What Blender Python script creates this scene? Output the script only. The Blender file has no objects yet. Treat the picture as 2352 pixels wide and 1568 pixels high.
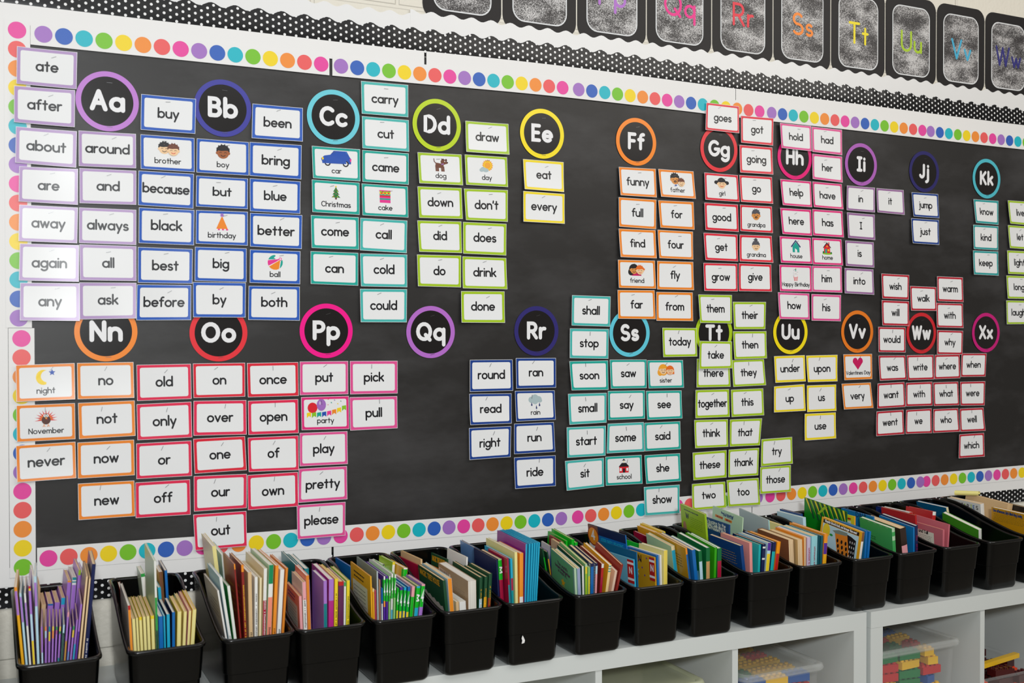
import bpy, math, random
from mathutils import Matrix, Vector
S = bpy.context.scene
C = S.collection

# ------------------------------------------------------------------ camera, light, exposure
cam_d = bpy.data.cameras.new('camera')
cam = bpy.data.objects.new('camera', cam_d)
C.objects.link(cam)
S.camera = cam
cam_d.sensor_width = 36.0
cam_d.lens = 38.0445
cam.matrix_world = Matrix([[0.896381, 0.006165, -0.443241, 0.408097], [-0.443284, 0.010966, -0.896314, -2.354096], [-0.000666, 0.999921, 0.012562, 1.460264], [0, 0, 0, 1]])
cam_d.clip_start = 0.05
cam_d.dof.use_dof = True
cam_d.dof.focus_distance = 2.75
cam_d.dof.aperture_fstop = 6.3

S.view_settings.view_transform = 'Standard'
S.view_settings.look = 'None'
S.view_settings.gamma = 1.0
S.view_settings.use_curve_mapping = False
S.view_settings.exposure = 0.0

world = bpy.data.worlds.new('world')
S.world = world
world.use_nodes = True
world.node_tree.nodes['Background'].inputs[0].default_value = (1.0, 0.95, 0.88, 1)
world.node_tree.nodes['Background'].inputs[1].default_value = 0.2


def area(name, loc, target, sx, sy, watts, rgb):
    d = bpy.data.lights.new(name, 'AREA')
    d.shape = 'RECTANGLE'
    d.size, d.size_y, d.energy, d.color = sx, sy, watts, rgb
    o = bpy.data.objects.new(name, d)
    C.objects.link(o)
    o.location = loc
    o.rotation_euler = (Vector(target) - Vector(loc)).to_track_quat('-Z', 'Y').to_euler()
    return o


area('camera_flash', (0.35, -3.1, 1.95), (1.7, 0, 1.25), 0.30, 0.2, 46, (0.95, 0.985, 1.0))
area('ceiling_light', (0.8, -1.9, 2.95), (1.2, -0.4, 0.8), 2.6, 1.2, 15, (0.98, 0.985, 0.98))
area('ceiling_light_far', (3.4, -2.1, 2.95), (3.0, -0.3, 0.9), 2.4, 1.2, 30, (1.0, 0.955, 0.89))

# ------------------------------------------------------------------ helpers
R = random.Random(7)


def lin(c):
    c = c / 255.0
    return c / 12.92 if c <= 0.04045 else ((c + 0.055) / 1.055) ** 2.4


MATS = {}


def mat(name, rgb, rough=0.4, spec=0.5, metal=0.0, alpha=1.0):
    key = name
    if key in MATS:
        return MATS[key]
    m = bpy.data.materials.new(name)
    m.use_nodes = True
    b = m.node_tree.nodes['Principled BSDF']
    b.inputs['Base Color'].default_value = (lin(rgb[0]), lin(rgb[1]), lin(rgb[2]), 1)
    b.inputs['Roughness'].default_value = rough
    b.inputs['Specular IOR Level'].default_value = spec
    b.inputs['Metallic'].default_value = metal
    b.inputs['Alpha'].default_value = alpha
    MATS[key] = m
    return m


def node(m, t, **kw):
    n = m.node_tree.nodes.new(t)
    for k, v in kw.items():
        setattr(n, k, v)
    return n


class MB:
    """collects faces with materials, builds one mesh object"""

    def __init__(self):
        self.v, self.f, self.m, self.mats, self.s = [], [], [], [], []

    def mi(self, m):
        if m not in self.mats:
            self.mats.append(m)
        return self.mats.index(m)

    def text(self, polys, fn, m, dir=(0, -1, 0), step=2.5e-6):
        """flat lettering: every stroke piece lies a hair above the one before it"""
        for i, q in enumerate(polys):
            k = step * i
            self.poly([tuple(a + b * k for a, b in zip(fn(p), dir)) for p in q], m)

    def poly(self, pts, m, smooth=False):
        i = len(self.v)
        self.v.extend(tuple(p) for p in pts)
        self.f.append(tuple(range(i, i + len(pts))))
        self.m.append(self.mi(m))
        self.s.append(smooth)

    def grid(self, rows, m, smooth=True, close=False):
        i0 = len(self.v)
        n = len(rows[0])
        for r in rows:
            self.v.extend(tuple(p) for p in r)
        k = self.mi(m)
        for a in range(len(rows) - 1):
            for b in range(n if close else n - 1):
                c = (b + 1) % n
                self.f.append((i0 + a * n + b, i0 + a * n + c, i0 + (a + 1) * n + c, i0 + (a + 1) * n + b))
                self.m.append(k)
                self.s.append(smooth)

    def box(self, lo, hi, m, f=None, skip=()):
        x0, y0, z0 = lo
        x1, y1, z1 = hi
        p = [(x0, y0, z0), (x1, y0, z0), (x1, y1, z0), (x0, y1, z0), (x0, y0, z1), (x1, y0, z1), (x1, y1, z1), (x0, y1, z1)]
        if f:
            p = [f(q) for q in p]
        for nm, q in (('-z', (3, 2, 1, 0)), ('+z', (4, 5, 6, 7)), ('-y', (0, 1, 5, 4)), ('+x', (1, 2, 6, 5)), ('+y', (2, 3, 7, 6)), ('-x', (3, 0, 4, 7))):
            if nm not in skip:
                self.poly([p[i] for i in q], m)

    def build(self, name, parent=None):
        me = bpy.data.meshes.new(name)
        me.from_pydata(self.v, [], self.f)
        for m in self.mats:
            me.materials.append(m)
        me.polygons.foreach_set('material_index', self.m)
        me.polygons.foreach_set('use_smooth', self.s)
        me.update()
        o = bpy.data.objects.new(name, me)
        C.objects.link(o)
        if parent is not None:
            o.parent = parent
        return o


def tag(o, label, cat, group=None):
    o['label'] = label
    o['category'] = cat
    if group:
        o['group'] = group
    return o


def struct(o):
    o['kind'] = 'structure'
    return o


def thing(name, label, cat, loc=(0, 0, 0), rot=(0, 0, 0), group=None):
    o = bpy.data.objects.new(name, None)
    C.objects.link(o)
    o.location = loc
    o.rotation_euler = rot
    return tag(o, label, cat, group)


def copy_tree(o, parent=None):
    c = o.copy()
    C.objects.link(c)
    if parent is not None:
        c.parent = parent
    for ch in list(o.children):
        copy_tree(ch, c)
    return c


# ------------------------------------------------------------------ rounded stroke lettering
def A(cx, cy, rx, ry, a0, a1):
    n = max(4, int(abs(a1 - a0) / 20))
    return [(cx + rx * math.cos(math.radians(a0 + (a1 - a0) * i / n)), cy + ry * math.sin(math.radians(a0 + (a1 - a0) * i / n))) for i in range(n + 1)]


def O(cx, cy, r, ry=None):
    return A(cx, cy, r, ry or r, 0, 360)


G = {
    'a': (8, [O(4, 4, 4), [(8, 8), (8, 0)]]), 'b': (8, [[(0, 13), (0, 0)], O(4, 4, 4)]), 'c': (6.9, [A(4, 4, 4, 4, 45, 315)]),
    'd': (8, [O(4, 4, 4), [(8, 13), (8, 0)]]), 'e': (8, [[(0.2, 4), (7.9, 4)], A(4, 4, 4, 4, 0, 315)]),
    'f': (5, [[(2, 0), (2, 10)] + A(4.6, 10, 2.6, 2.8, 180, 75), [(0, 8), (4.8, 8)]]),
    'g': (8, [O(4, 4, 4), [(8, 8), (8, -1)] + A(4, -1, 4, 3.6, 0, -145)]),
    'h': (7.2, [[(0, 13), (0, 0)], A(3.6, 4.4, 3.6, 3.6, 180, 0) + [(7.2, 0)]]),
    'i': (0.4, [[(0.2, 8), (0.2, 0)], [(0.2, 11.6), (0.2, 11.7)]]),
    'j': (2.2, [[(2, 8), (2, -2)] + A(-0.4, -2, 2.4, 2.6, 0, -95), [(2, 11.6), (2, 11.7)]]),
    'k': (6.4, [[(0, 13), (0, 0)], [(6, 8), (0.3, 3.2)], [(2.4, 4.9), (6.4, 0)]]), 'l': (0.4, [[(0.2, 13), (0.2, 0)]]),
    'm': (11, [[(0, 8), (0, 0)], A(2.75, 5.2, 2.75, 2.8, 180, 0) + [(5.5, 0)], A(8.25, 5.2, 2.75, 2.8, 180, 0) + [(11, 0)]]),
    'n': (7.2, [[(0, 8), (0, 0)], A(3.6, 4.4, 3.6, 3.6, 180, 0) + [(7.2, 0)]]), 'o': (8, [O(4, 4, 4)]),
    'p': (8, [[(0, 8), (0, -4.7)], O(4, 4, 4)]), 'q': (8, [O(4, 4, 4), [(8, 8), (8, -4.7)]]),
    'r': (4.2, [[(0, 8), (0, 0)], A(3.4, 4.4, 3.4, 3.6, 180, 75)]),
    's': (5.4, [A(2.7, 6, 2.5, 2.05, 35, 265) + A(2.7, 2, 2.8, 2.0, 85, -145)]),
    't': (5, [[(2.5, 12), (2.5, 0)], [(0, 8), (5, 8)]]), 'u': (7.2, [[(0, 8), (0, 3.6)] + A(3.6, 3.6, 3.6, 3.6, 180, 360) + [(7.2, 8)], [(7.2, 4), (7.2, 0)]]),
    'v': (6.8, [[(0, 8), (3.4, 0)], [(3.4, 0), (6.8, 8)]]), 'w': (10.4, [[(0, 8), (2.7, 0)], [(2.7, 0), (5.2, 7.6)], [(5.2, 7.6), (7.7, 0)], [(7.7, 0), (10.4, 8)]]),
    'x': (6.6, [[(0, 8), (6.6, 0)], [(6.6, 8), (0, 0)]]), 'y': (7, [[(0, 8), (3.5, 0)], [(7, 8), (1.9, -4.6)]]),
    'z': (6.2, [[(0, 8), (6.2, 8)], [(6.2, 8), (0, 0)], [(0, 0), (6.2, 0)]]),
    'A': (9, [[(0, 0), (4.5, 12.5)], [(4.5, 12.5), (9, 0)], [(1.7, 4.3), (7.3, 4.3)]]),
    'B': (7.4, [[(0, 0), (0, 12.5), (3.6, 12.5)] + A(3.6, 9.6, 3, 2.9, 90, -90) + [(0, 6.7)], [(3.6, 6.7)] + A(3.9, 3.35, 3.5, 3.35, 90, -90) + [(0, 0)]]),
    'C': (9, [A(5.4, 6.25, 5.4, 6.25, 48, 312)]), 'D': (8.6, [[(0, 0), (0, 12.5), (3, 12.5)] + A(3, 6.25, 5.6, 6.25, 90, -90) + [(0, 0)]]),
    'E': (6.2, [[(6.2, 12.5), (0, 12.5), (0, 0), (6.2, 0)], [(0, 6.5), (5.4, 6.5)]]), 'F': (6, [[(6, 12.5), (0, 12.5), (0, 0)], [(0, 6.5), (5.2, 6.5)]]),
    'G': (10, [A(5.5, 6.25, 5.5, 6.25, 48, 340) + [(10.6, 5.6), (6.4, 5.6)]]), 'H': (8, [[(0, 12.5), (0, 0)], [(8, 12.5), (8, 0)], [(0, 6.6), (8, 6.6)]]),
    'I': (4.6, [[(2.3, 12.5), (2.3, 0)], [(0, 12.5), (4.6, 12.5)], [(0, 0), (4.6, 0)]]), 'J': (5, [[(5, 12.5), (5, 3.4)] + A(2.2, 3.4, 2.8, 3.4, 0, -150)]),
    'K': (7.6, [[(0, 12.5), (0, 0)], [(7, 12.5), (0.3, 5.2)], [(2.5, 7.3), (7.6, 0)]]), 'L': (5.8, [[(0, 12.5), (0, 0), (5.8, 0)]]),
    'M': (10.6, [[(0, 0), (0.8, 12.5)], [(0.8, 12.5), (5.3, 2)], [(5.3, 2), (9.8, 12.5)], [(9.8, 12.5), (10.6, 0)]]),
    'N': (8.4, [[(0, 0), (0, 12.5)], [(0, 12.5), (8.4, 0)], [(8.4, 0), (8.4, 12.5)]]), 'O': (11, [O(5.5, 6.25, 5.5, 6.25)]),
    'P': (7.2, [[(0, 0), (0, 12.5), (3.6, 12.5)] + A(3.6, 9.1, 3.6, 3.4, 90, -90) + [(0, 5.7)]]), 'Q': (11, [O(5.5, 6.25, 5.5, 6.25), [(6.8, 3.6), (10.6, -0.6)]]),
    'R': (7.6, [[(0, 0), (0, 12.5), (3.6, 12.5)] + A(3.6, 9.1, 3.5, 3.4, 90, -90) + [(0, 5.7)], [(3.4, 5.7), (7.6, 0)]]),
    'S': (7.4, [A(3.7, 9.3, 3.4, 3.2, 35, 265) + A(3.7, 3.1, 3.8, 3.1, 85, -145)]), 'T': (8, [[(4, 12.5), (4, 0)], [(0, 12.5), (8, 12.5)]]),
    'U': (8.4, [[(0, 12.5), (0, 4.2)] + A(4.2, 4.2, 4.2, 4.2, 180, 360) + [(8.4, 12.5)]]), 'V': (8.8, [[(0, 12.5), (4.4, 0)], [(4.4, 0), (8.8, 12.5)]]),
    'W': (13, [[(0, 12.5), (3.4, 0)], [(3.4, 0), (6.5, 12)], [(6.5, 12), (9.6, 0)], [(9.6, 0), (13, 12.5)]]), 'X': (8, [[(0, 12.5), (8, 0)], [(8, 12.5), (0, 0)]]),
    'Y': (8, [[(0, 12.5), (4, 6)], [(8, 12.5), (4, 6)], [(4, 6), (4, 0)]]), "'": (0.6, [[(0.6, 12.6), (0.1, 9.6)]]), ',': (0.6, [[(0.6, 0), (0, -2.2)]]),
    '.': (0.4, [[(0.2, 0), (0.2, 0.1)]]), '!': (0.4, [[(0.2, 12.5), (0.2, 4)], [(0.2, 0), (0.2, 0.1)]]), '?': (5, [A(2.5, 10, 2.5, 2.5, 170, -80) + [(2.5, 4)], [(2.5, 0), (2.5, 0.1)]]),
    '4': (7, [[(5.2, 0), (5.2, 12.5), (0, 4), (7, 4)]]), '2': (6.4, [A(3.1, 9.4, 3, 3.1, 165, -35) + [(0, 0), (6.4, 0)]]), '3': (6, [A(2.8, 9.5, 2.8, 3, 150, -80), A(2.8, 3.3, 3.2, 3.3, 80, -150)]),
    '0': (7, [O(3.5, 6.25, 3.5, 6.25)]), ' ': (3.2, []),
}


def ribbon(line, w, cap=True):
    """flat round-ended ribbon as 2D polygons"""
    h = w / 2
    pts = [line[0]]
    for p in line[1:]:
        if math.hypot(p[0] - pts[-1][0], p[1] - pts[-1][1]) > 1e-6:
            pts.append(p)
    out = []
    closed = len(pts) > 3 and math.hypot(pts[0][0] - pts[-1][0], pts[0][1] - pts[-1][1]) < 1e-3
    n = len(pts)
    L, Rr = [], []
    for i in range(n):
        if closed:
            a, b = pts[i - 1 if i > 0 else n - 2], pts[i + 1 if i < n - 1 else 1]
            dx, dy = b[0] - a[0], b[1] - a[1]
            k = 1
        else:
            a, b = pts[max(0, i - 1)], pts[min(n - 1, i + 1)]
            dx, dy = b[0] - a[0], b[1] - a[1]
            k = 1
            if 0 < i < n - 1:
                e = (pts[i][0] - a[0], pts[i][1] - a[1])
                g = (b[0] - pts[i][0], b[1] - pts[i][1])
                el, gl = math.hypot(*e), math.hypot(*g)
                tx, ty = e[0] / el + g[0] / gl, e[1] / el + g[1] / gl
                tl = math.hypot(tx, ty)
                if tl > 0.3:
                    dx, dy = tx, ty
                    k = 1 / max(0.5, (tx * e[0] + ty * e[1]) / (tl * el))
        d = math.hypot(dx, dy) or 1
        nx, ny = -dy / d * h * k, dx / d * h * k
        L.append((pts[i][0] + nx, pts[i][1] + ny))
        Rr.append((pts[i][0] - nx, pts[i][1] - ny))
    for i in range(n - 1):
        out.append([Rr[i], Rr[i + 1], L[i + 1], L[i]])
    if not closed and cap:
        for c in (pts[0], pts[-1]):
            out.append([(c[0] + h * math.cos(j * math.pi / 5), c[1] + h * math.sin(j * math.pi / 5)) for j in range(10)])
    return out


def text_polys(s, unit, w, gap=2.9, maxw=None, lower=1.0):
    """polygons of a line of text, centred on x; baseline y = 0 (outline sits on it)"""
    x = 0.0
    lines = []
    for ch in s:
        adv, st = G.get(ch, G[' '])
        k = lower if ch.islower() else 1.0
        for l in st:
            lines.append([(x + p[0] * k, p[1] * k + w / 2) for p in l])
        x += adv * k + gap
    tot = x - gap
    sx = 1.0
    if maxw and (tot + w) * unit > maxw:
        sx = (maxw / unit - w) / tot
    out = []
    for l in lines:
        q = [((p[0] - tot / 2) * sx * unit, p[1] * unit) for p in l]
        if len(q) == 1:
            q.append((q[0][0] + 1e-4, q[0][1]))
        out += ribbon(q, w * unit)
    return out


def ell(cx, cy, rx, ry, n=20):
    return [(cx + rx * math.cos(2 * math.pi * i / n), cy + ry * math.sin(2 * math.pi * i / n)) for i in range(n)]


def rrect(x0, y0, x1, y1, r, n=4):
    out = []
    for cx, cy, a in ((x1 - r, y1 - r, 0), (x0 + r, y1 - r, 90), (x0 + r, y0 + r, 180), (x1 - r, y0 + r, 270)):
        out += [(cx + r * math.cos(math.radians(a + 90 * i / n)), cy + r * math.sin(math.radians(a + 90 * i / n))) for i in range(n + 1)]
    return out


# ------------------------------------------------------------------ materials
PAL = {
    'lilac': (181, 150, 200), 'blue': (38, 92, 190), 'navy': (22, 62, 142), 'teal': (26, 170, 156), 'aqua': (70, 186, 180), 'lime': (166, 202, 28),
    'yellow': (247, 222, 30), 'orange': (244, 138, 36), 'red': (226, 34, 58), 'crimson': (232, 42, 84), 'pink': (232, 84, 152), 'hotpink': (232, 48, 128),
    'wine': (190, 30, 50), 'mauve': (156, 108, 160), 'darkteal': (40, 160, 160),
}
RING = {'Aa': ((196, 128, 216), 'lilac'), 'Bb': ((66, 66, 164), 'indigo'), 'Cc': ((110, 210, 226), 'sky blue'), 'Dd': ((192, 218, 26), 'lime'), 'Ee': ((252, 228, 18), 'yellow'),
        'Ff': ((252, 140, 30), 'orange'), 'Gg': ((236, 50, 60), 'red'), 'Hh': ((238, 18, 124), 'pink'), 'Ii': ((178, 98, 190), 'purple'), 'Jj': ((42, 38, 104), 'dark indigo'),
        'Kk': ((80, 190, 206), 'teal blue'), 'Nn': ((252, 142, 42), 'orange'), 'Oo': ((238, 52, 62), 'red'), 'Pp': ((252, 20, 146), 'hot pink'), 'Qq': ((186, 112, 208), 'lilac'),
        'Rr': ((48, 42, 116), 'dark indigo'), 'Ss': ((98, 206, 228), 'sky blue'), 'Tt': ((176, 210, 30), 'lime'), 'Uu': ((250, 226, 20), 'yellow'), 'Vv': ((238, 126, 30), 'orange'),
        'Ww': ((212, 38, 48), 'red'), 'Xx': ((202, 22, 122), 'magenta')}
M_WHITE = mat('laminated_white', (238, 239, 240), 0.3, 0.4)
M_SHEET = mat('laminate_edge', (232, 234, 236), 0.3)
M_INK = mat('black_print', (26, 26, 30), 0.3)
M_STRIP = mat('white_paper', (238, 237, 236), 0.5)
M_STAPLE = mat('staple_wire', (120, 120, 122), 0.3, metal=0.9)
M_BADGE = mat('glossy_black_card', (27, 24, 24), 0.25, 0.4)
M_CHALKW = mat('white_print', (240, 240, 242), 0.3)


def chalk_material():
    m = mat('chalkboard_paper', (46, 44, 44), 0.44, 0.5)
    b = m.node_tree.nodes['Principled BSDF']
    tc = node(m, 'ShaderNodeTexCoord')
    mp = node(m, 'ShaderNodeMapping')
    mp.inputs['Rotation'].default_value = (0, math.radians(20), 0)
    mp.inputs['Scale'].default_value = (1.3, 1, 3.0)
    n1 = node(m, 'ShaderNodeTexNoise')
    n1.inputs['Scale'].default_value = 2.0
    n1.inputs['Detail'].default_value = 7
    n1.inputs['Roughness'].default_value = 0.62
    r = node(m, 'ShaderNodeValToRGB')
    r.color_ramp.elements[0].position = 0.44
    r.color_ramp.elements[1].position = 0.82
    r.color_ramp.elements[0].color = (lin(30), lin(28), lin(27), 1)
    r.color_ramp.elements[1].color = (lin(70), lin(69), lin(70), 1)
    L = m.node_tree.links
    L.new(tc.outputs['Object'], mp.inputs[0])
    L.new(mp.outputs[0], n1.inputs['Vector'])
    L.new(n1.outputs[0], r.inputs[0])
    L.new(r.outputs[0], b.inputs['Base Color'])
    return m


def math_n(m, op, a, b=None):
    n = node(m, 'ShaderNodeMath', operation=op)
    for i, q in enumerate((a, b)):
        if q is None:
            continue
        if isinstance(q, (int, float)):
            n.inputs[i].default_value = q
        else:
            m.node_tree.links.new(q, n.inputs[i])
    return n.outputs[0]


def polka_material():
    """black paper printed with staggered white dots (object coordinates, metres)"""
    m = mat('polka_paper', (20, 20, 22), 0.25, 0.3)
    b = m.node_tree.nodes['Principled BSDF']
    tc = node(m, 'ShaderNodeTexCoord')
    sp = node(m, 'ShaderNodeSeparateXYZ')
    L = m.node_tree.links
    L.new(tc.outputs['Object'], sp.inputs[0])
    px, pz, r = 0.0254, 0.0146, 0.0029
    res = []
    for ox, oz in ((0, 0), (0.5, 0.5)):
        x = math_n(m, 'ADD', math_n(m, 'DIVIDE', sp.outputs[0], px), ox + 100)
        z = math_n(m, 'ADD', math_n(m, 'DIVIDE', sp.outputs[2], pz), oz + 100)
        dx = math_n(m, 'MULTIPLY', math_n(m, 'SUBTRACT', math_n(m, 'FRACT', x), 0.5), px)
        dz = math_n(m, 'MULTIPLY', math_n(m, 'SUBTRACT', math_n(m, 'FRACT', z), 0.5), pz)
        d = math_n(m, 'SQRT', math_n(m, 'ADD', math_n(m, 'MULTIPLY', dx, dx), math_n(m, 'MULTIPLY', dz, dz)))
        res.append(math_n(m, 'LESS_THAN', d, r))
    k = math_n(m, 'MAXIMUM', res[0], res[1])
    mx = node(m, 'ShaderNodeMix', data_type='RGBA')
    mx.inputs[6].default_value = (lin(18), lin(18), lin(20), 1)
    mx.inputs[7].default_value = (lin(240), lin(240), lin(240), 1)
    L.new(k, mx.inputs[0])
    L.new(mx.outputs[2], b.inputs['Base Color'])
    return m


def block_material():
    m = mat('painted_block', (232, 227, 214), 0.55, 0.4)
    b = m.node_tree.nodes['Principled BSDF']
    tc = node(m, 'ShaderNodeTexCoord')
    mp = node(m, 'ShaderNodeMapping')
    mp.inputs['Rotation'].default_value = (math.radians(90), 0, 0)
    mp.inputs['Location'].default_value = (0.12, 0, 0)
    br = node(m, 'ShaderNodeTexBrick')
    br.inputs['Scale'].default_value = 1.0
    br.inputs['Brick Width'].default_value = 0.40
    br.inputs['Row Height'].default_value = 0.20
    br.inputs['Mortar Size'].default_value = 0.006
    br.inputs['Mortar Smooth'].default_value = 0.5
    nz = node(m, 'ShaderNodeTexNoise')
    nz.inputs['Scale'].default_value = 90
    nz.inputs['Detail'].default_value = 4
    L = m.node_tree.links
    L.new(tc.outputs['Object'], mp.inputs[0])
    L.new(mp.outputs[0], br.inputs['Vector'])
    L.new(tc.outputs['Object'], nz.inputs['Vector'])
    h = math_n(m, 'SUBTRACT', math_n(m, 'MULTIPLY', nz.outputs[0], 0.5), br.outputs['Fac'])
    bp = node(m, 'ShaderNodeBump')
    bp.inputs['Strength'].default_value = 0.6
    bp.inputs['Distance'].default_value = 0.006
    L.new(h, bp.inputs['Height'])
    L.new(bp.outputs[0], b.inputs['Normal'])
    return m


def speckle_material():
    """printed chalk texture of the alphabet posters"""
    m = mat('chalk_print', (120, 118, 118), 0.45)
    b = m.node_tree.nodes['Principled BSDF']
    tc = node(m, 'ShaderNodeTexCoord')
    n1 = node(m, 'ShaderNodeTexNoise')
    n1.inputs['Scale'].default_value = 19
    n1.inputs['Detail'].default_value = 2
    n2 = node(m, 'ShaderNodeTexNoise')
    n2.inputs['Scale'].default_value = 420
    n2.inputs['Detail'].default_value = 2
    n2.inputs['Roughness'].default_value = 0.8
    mp = node(m, 'ShaderNodeMapping')
    mp.inputs['Scale'].default_value = (0.7, 1, 1.3)
    r = node(m, 'ShaderNodeValToRGB')
    r.color_ramp.elements[0].position = 0.485
    r.color_ramp.elements[1].position = 0.625
    r.color_ramp.elements[0].color = (lin(48), lin(45), lin(46), 1)
    r.color_ramp.elements[1].color = (lin(214), lin(212), lin(212), 1)
    L = m.node_tree.links
    L.new(tc.outputs['Object'], mp.inputs[0])
    L.new(mp.outputs[0], n1.inputs['Vector'])
    L.new(tc.outputs['Object'], n2.inputs['Vector'])
    L.new(math_n(m, 'ADD', math_n(m, 'MULTIPLY', n1.outputs[0], 0.42), math_n(m, 'MULTIPLY', n2.outputs[0], 0.62)), r.inputs[0])
    L.new(r.outputs[0], b.inputs['Base Color'])
    return m


def page_material(name, rgb, rgb2):
    m = mat(name, rgb, 0.75, 0.2)
    b = m.node_tree.nodes['Principled BSDF']
    tc = node(m, 'ShaderNodeTexCoord')
    mp = node(m, 'ShaderNodeMapping')
    mp.inputs['Scale'].default_value = (1500, 12, 3)
    n1 = node(m, 'ShaderNodeTexNoise')
    n1.inputs['Scale'].default_value = 1.0
    n1.inputs['Detail'].default_value = 2
    r = node(m, 'ShaderNodeValToRGB')
    r.color_ramp.elements[0].position = 0.3
    r.color_ramp.elements[1].position = 0.62
    r.color_ramp.elements[0].color = (lin(rgb2[0]), lin(rgb2[1]), lin(rgb2[2]), 1)
    r.color_ramp.elements[1].color = (lin(rgb[0]), lin(rgb[1]), lin(rgb[2]), 1)
    L = m.node_tree.links
    L.new(tc.outputs['Object'], mp.inputs[0])
    L.new(mp.outputs[0], n1.inputs['Vector'])
    L.new(n1.outputs[0], r.inputs[0])
    L.new(r.outputs[0], b.inputs['Base Color'])
    return m


M_CHALK = chalk_material()
M_POLKA = polka_material()
M_BLOCK = block_material()
M_SPECK = speckle_material()
M_PAGE = {'p1': page_material('white_pages', (240, 236, 226), (205, 198, 186)), 'p2': page_material('tan_pages', (238, 212, 172), (205, 170, 126))}

# ------------------------------------------------------------------ the setting
WALLY = 0.0035
mb = MB()
mb.box((-2.5, WALLY, 0), (6.5, WALLY + 0.2, 3.2), M_BLOCK)
struct(mb.build('wall_back'))
mb = MB()
mb.box((-2.5, -4.5, -0.05), (6.5, WALLY, 0), mat('vinyl_floor', (168, 160, 148), 0.4))
struct(mb.build('floor'))
mb = MB()
mb.box((-2.5, -0.012, 0), (6.5, WALLY, 0.1), mat('black_vinyl_base', (40, 38, 38), 0.5))
struct(mb.build('baseboard_back'))


def zbow(x, tab):
    if x <= tab[0][0]:
        return tab[0][1]
    for (a, za), (b, zb) in zip(tab, tab[1:]):
        if x <= b:
            t = (x - a) / (b - a)
            t = t * t * (3 - 2 * t)
            return za + (zb - za) * t
    return tab[-1][1]


TOPB = [(0.46, -0.0005), (1.06, 0.001), (1.72, 0.0085), (2.49, 0.003), (3.4, -0.001), (4, -0.001)]
BOTB = [(0.5, 0.002), (1.1, -0.005), (1.72, -0.0105), (2.1, -0.004), (2.6, 0.0015), (3.4, 0.004), (4, 0.004)]

# black paper of the bulletin board
mb = MB()
mb.box((0.45, 0, 0.95), (3.95, 0.003, 2.09), M_CHALK)
tag(mb.build('bulletin_board'), 'large bulletin board covered in black chalkboard paper, full of word cards', 'bulletin board')


def strip(name, x0, x1, z0, z1, y, m, bow, bulge=0.0, n=None, top=None, thick=0.0004):
    """a horizontal paper strip; top(x) lets its upper edge scallop"""
    n = n or max(8, int((x1 - x0) / 0.02))
    mb = MB()
    rows = []
    K = 6 if bulge else 2
    for i in range(n + 1):
        x = x0 + (x1 - x0) * i / n
        dz = zbow(x, bow)
        zt = top(x) if top else z1
        row = []
        for k in range(K + 1):
            t = k / K
            row.append((x, y - thick - bulge * math.sin(math.pi * t) ** 0.8, z0 + (zt - z0) * t + dz))
        rows.append(row)
    mb.grid(rows, m)
    back = [[(p[0], p[1] + thick, p[2]) for p in r] for r in rows]
    mb.grid([r[::-1] for r in back], m)
    for e in (0, -1):
        mb.grid([[r[e] for r in rows], [r[e] for r in back]], m, False)
    for e in (0, -1):
        mb.grid([rows[e], back[e]], m, False)
    return mb


M_SCALL = mat('white_scallop_paper', (233, 233, 233), 0.32)


def scal(pitch, amp, zc, ph):
    def f(x):
        u = ((x - ph) / pitch) % 1.0
        return zc + amp * math.cos(2 * math.pi * u)
    return f


names = ['at the left end', 'in the middle', 'at the right end']
for i, (a, b) in enumerate(((0.2, 1.316), (1.31, 2.235), (2.23, 3.95))):
    o = strip('scalloped_border', a, b, 2.11, 2.2, -0.0004 - 0.0003 * (i % 2), M_SCALL, [(0, 0)], 0.0006, int((b - a) / 0.0064), scal(0.0512, 0.0042, 2.1925 if i else 2.184, 1.569)).build('scalloped_border')
    tag(o, 'white scalloped border strip above the polka dots, ' + names[i], 'border strip', 'white scalloped borders')
for i, (a, b) in enumerate(((0.2, 0.93), (0.925, 1.85), (1.845, 2.77), (2.765, 3.95))):
    o = strip('polka_dot_border', a, b, 2.088, 2.15, -0.0014 - 0.0004 * (i % 2), M_POLKA, TOPB, 0.0022, int((b - a) / 0.0064), scal(0.0507, 0.0046, 2.1475, 1.011)).build('polka_dot_border')
    tag(o, 'black polka dot border with scalloped top edge, %s of the top run' % ['first piece', 'second piece', 'third piece', 'last piece'][i], 'border strip', 'polka dot borders along the top')
for i, (a, b) in enumerate(((0.2, 1.12), (1.115, 2.04), (2.035, 2.96), (2.955, 3.95))):
    mb = strip('polka_dot_border', a, b, 0.905, 0.962, -0.0004 - 0.0003 * (i % 2), M_POLKA, BOTB, 0.002, int((b - a) / 0.02))
    o = mb.build('polka_dot_border')
    tag(o, 'black polka dot border under the board, %s behind the bins' % ['first piece', 'second piece', 'third piece', 'last piece'][i], 'border strip', 'polka dot borders along the bottom')
for i, (a, b) in enumerate(((0.2, 1.3435), (1.349, 2.2415), (2.243, 3.95))):
    o = strip('white_paper_strip', a, b, 2.060, 2.099, -0.0032, M_STRIP, TOPB, 0.0).build('white_paper_strip')
    tag(o, 'plain white paper strip under the top polka dots, ' + names[i], 'paper strip', 'plain white strips')
for i, (a, b) in enumerate(((0.2, 1.1185), (1.1235, 2.30), (2.302, 3.95))):
    o = strip('white_paper_strip', a, b, 0.9465, 0.985, -0.0026, M_STRIP, BOTB, 0.0).build('white_paper_strip')
    tag(o, 'plain white paper strip along the board bottom, ' + names[i], 'paper strip', 'plain white strips')
mb = MB()
mb.box((0.38, -0.0038, 0.95), (0.463, -0.0034, 2.098), M_STRIP)
tag(mb.build('white_paper_strip'), 'plain white paper strip running down the left edge', 'paper strip', 'plain white strips')

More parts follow.
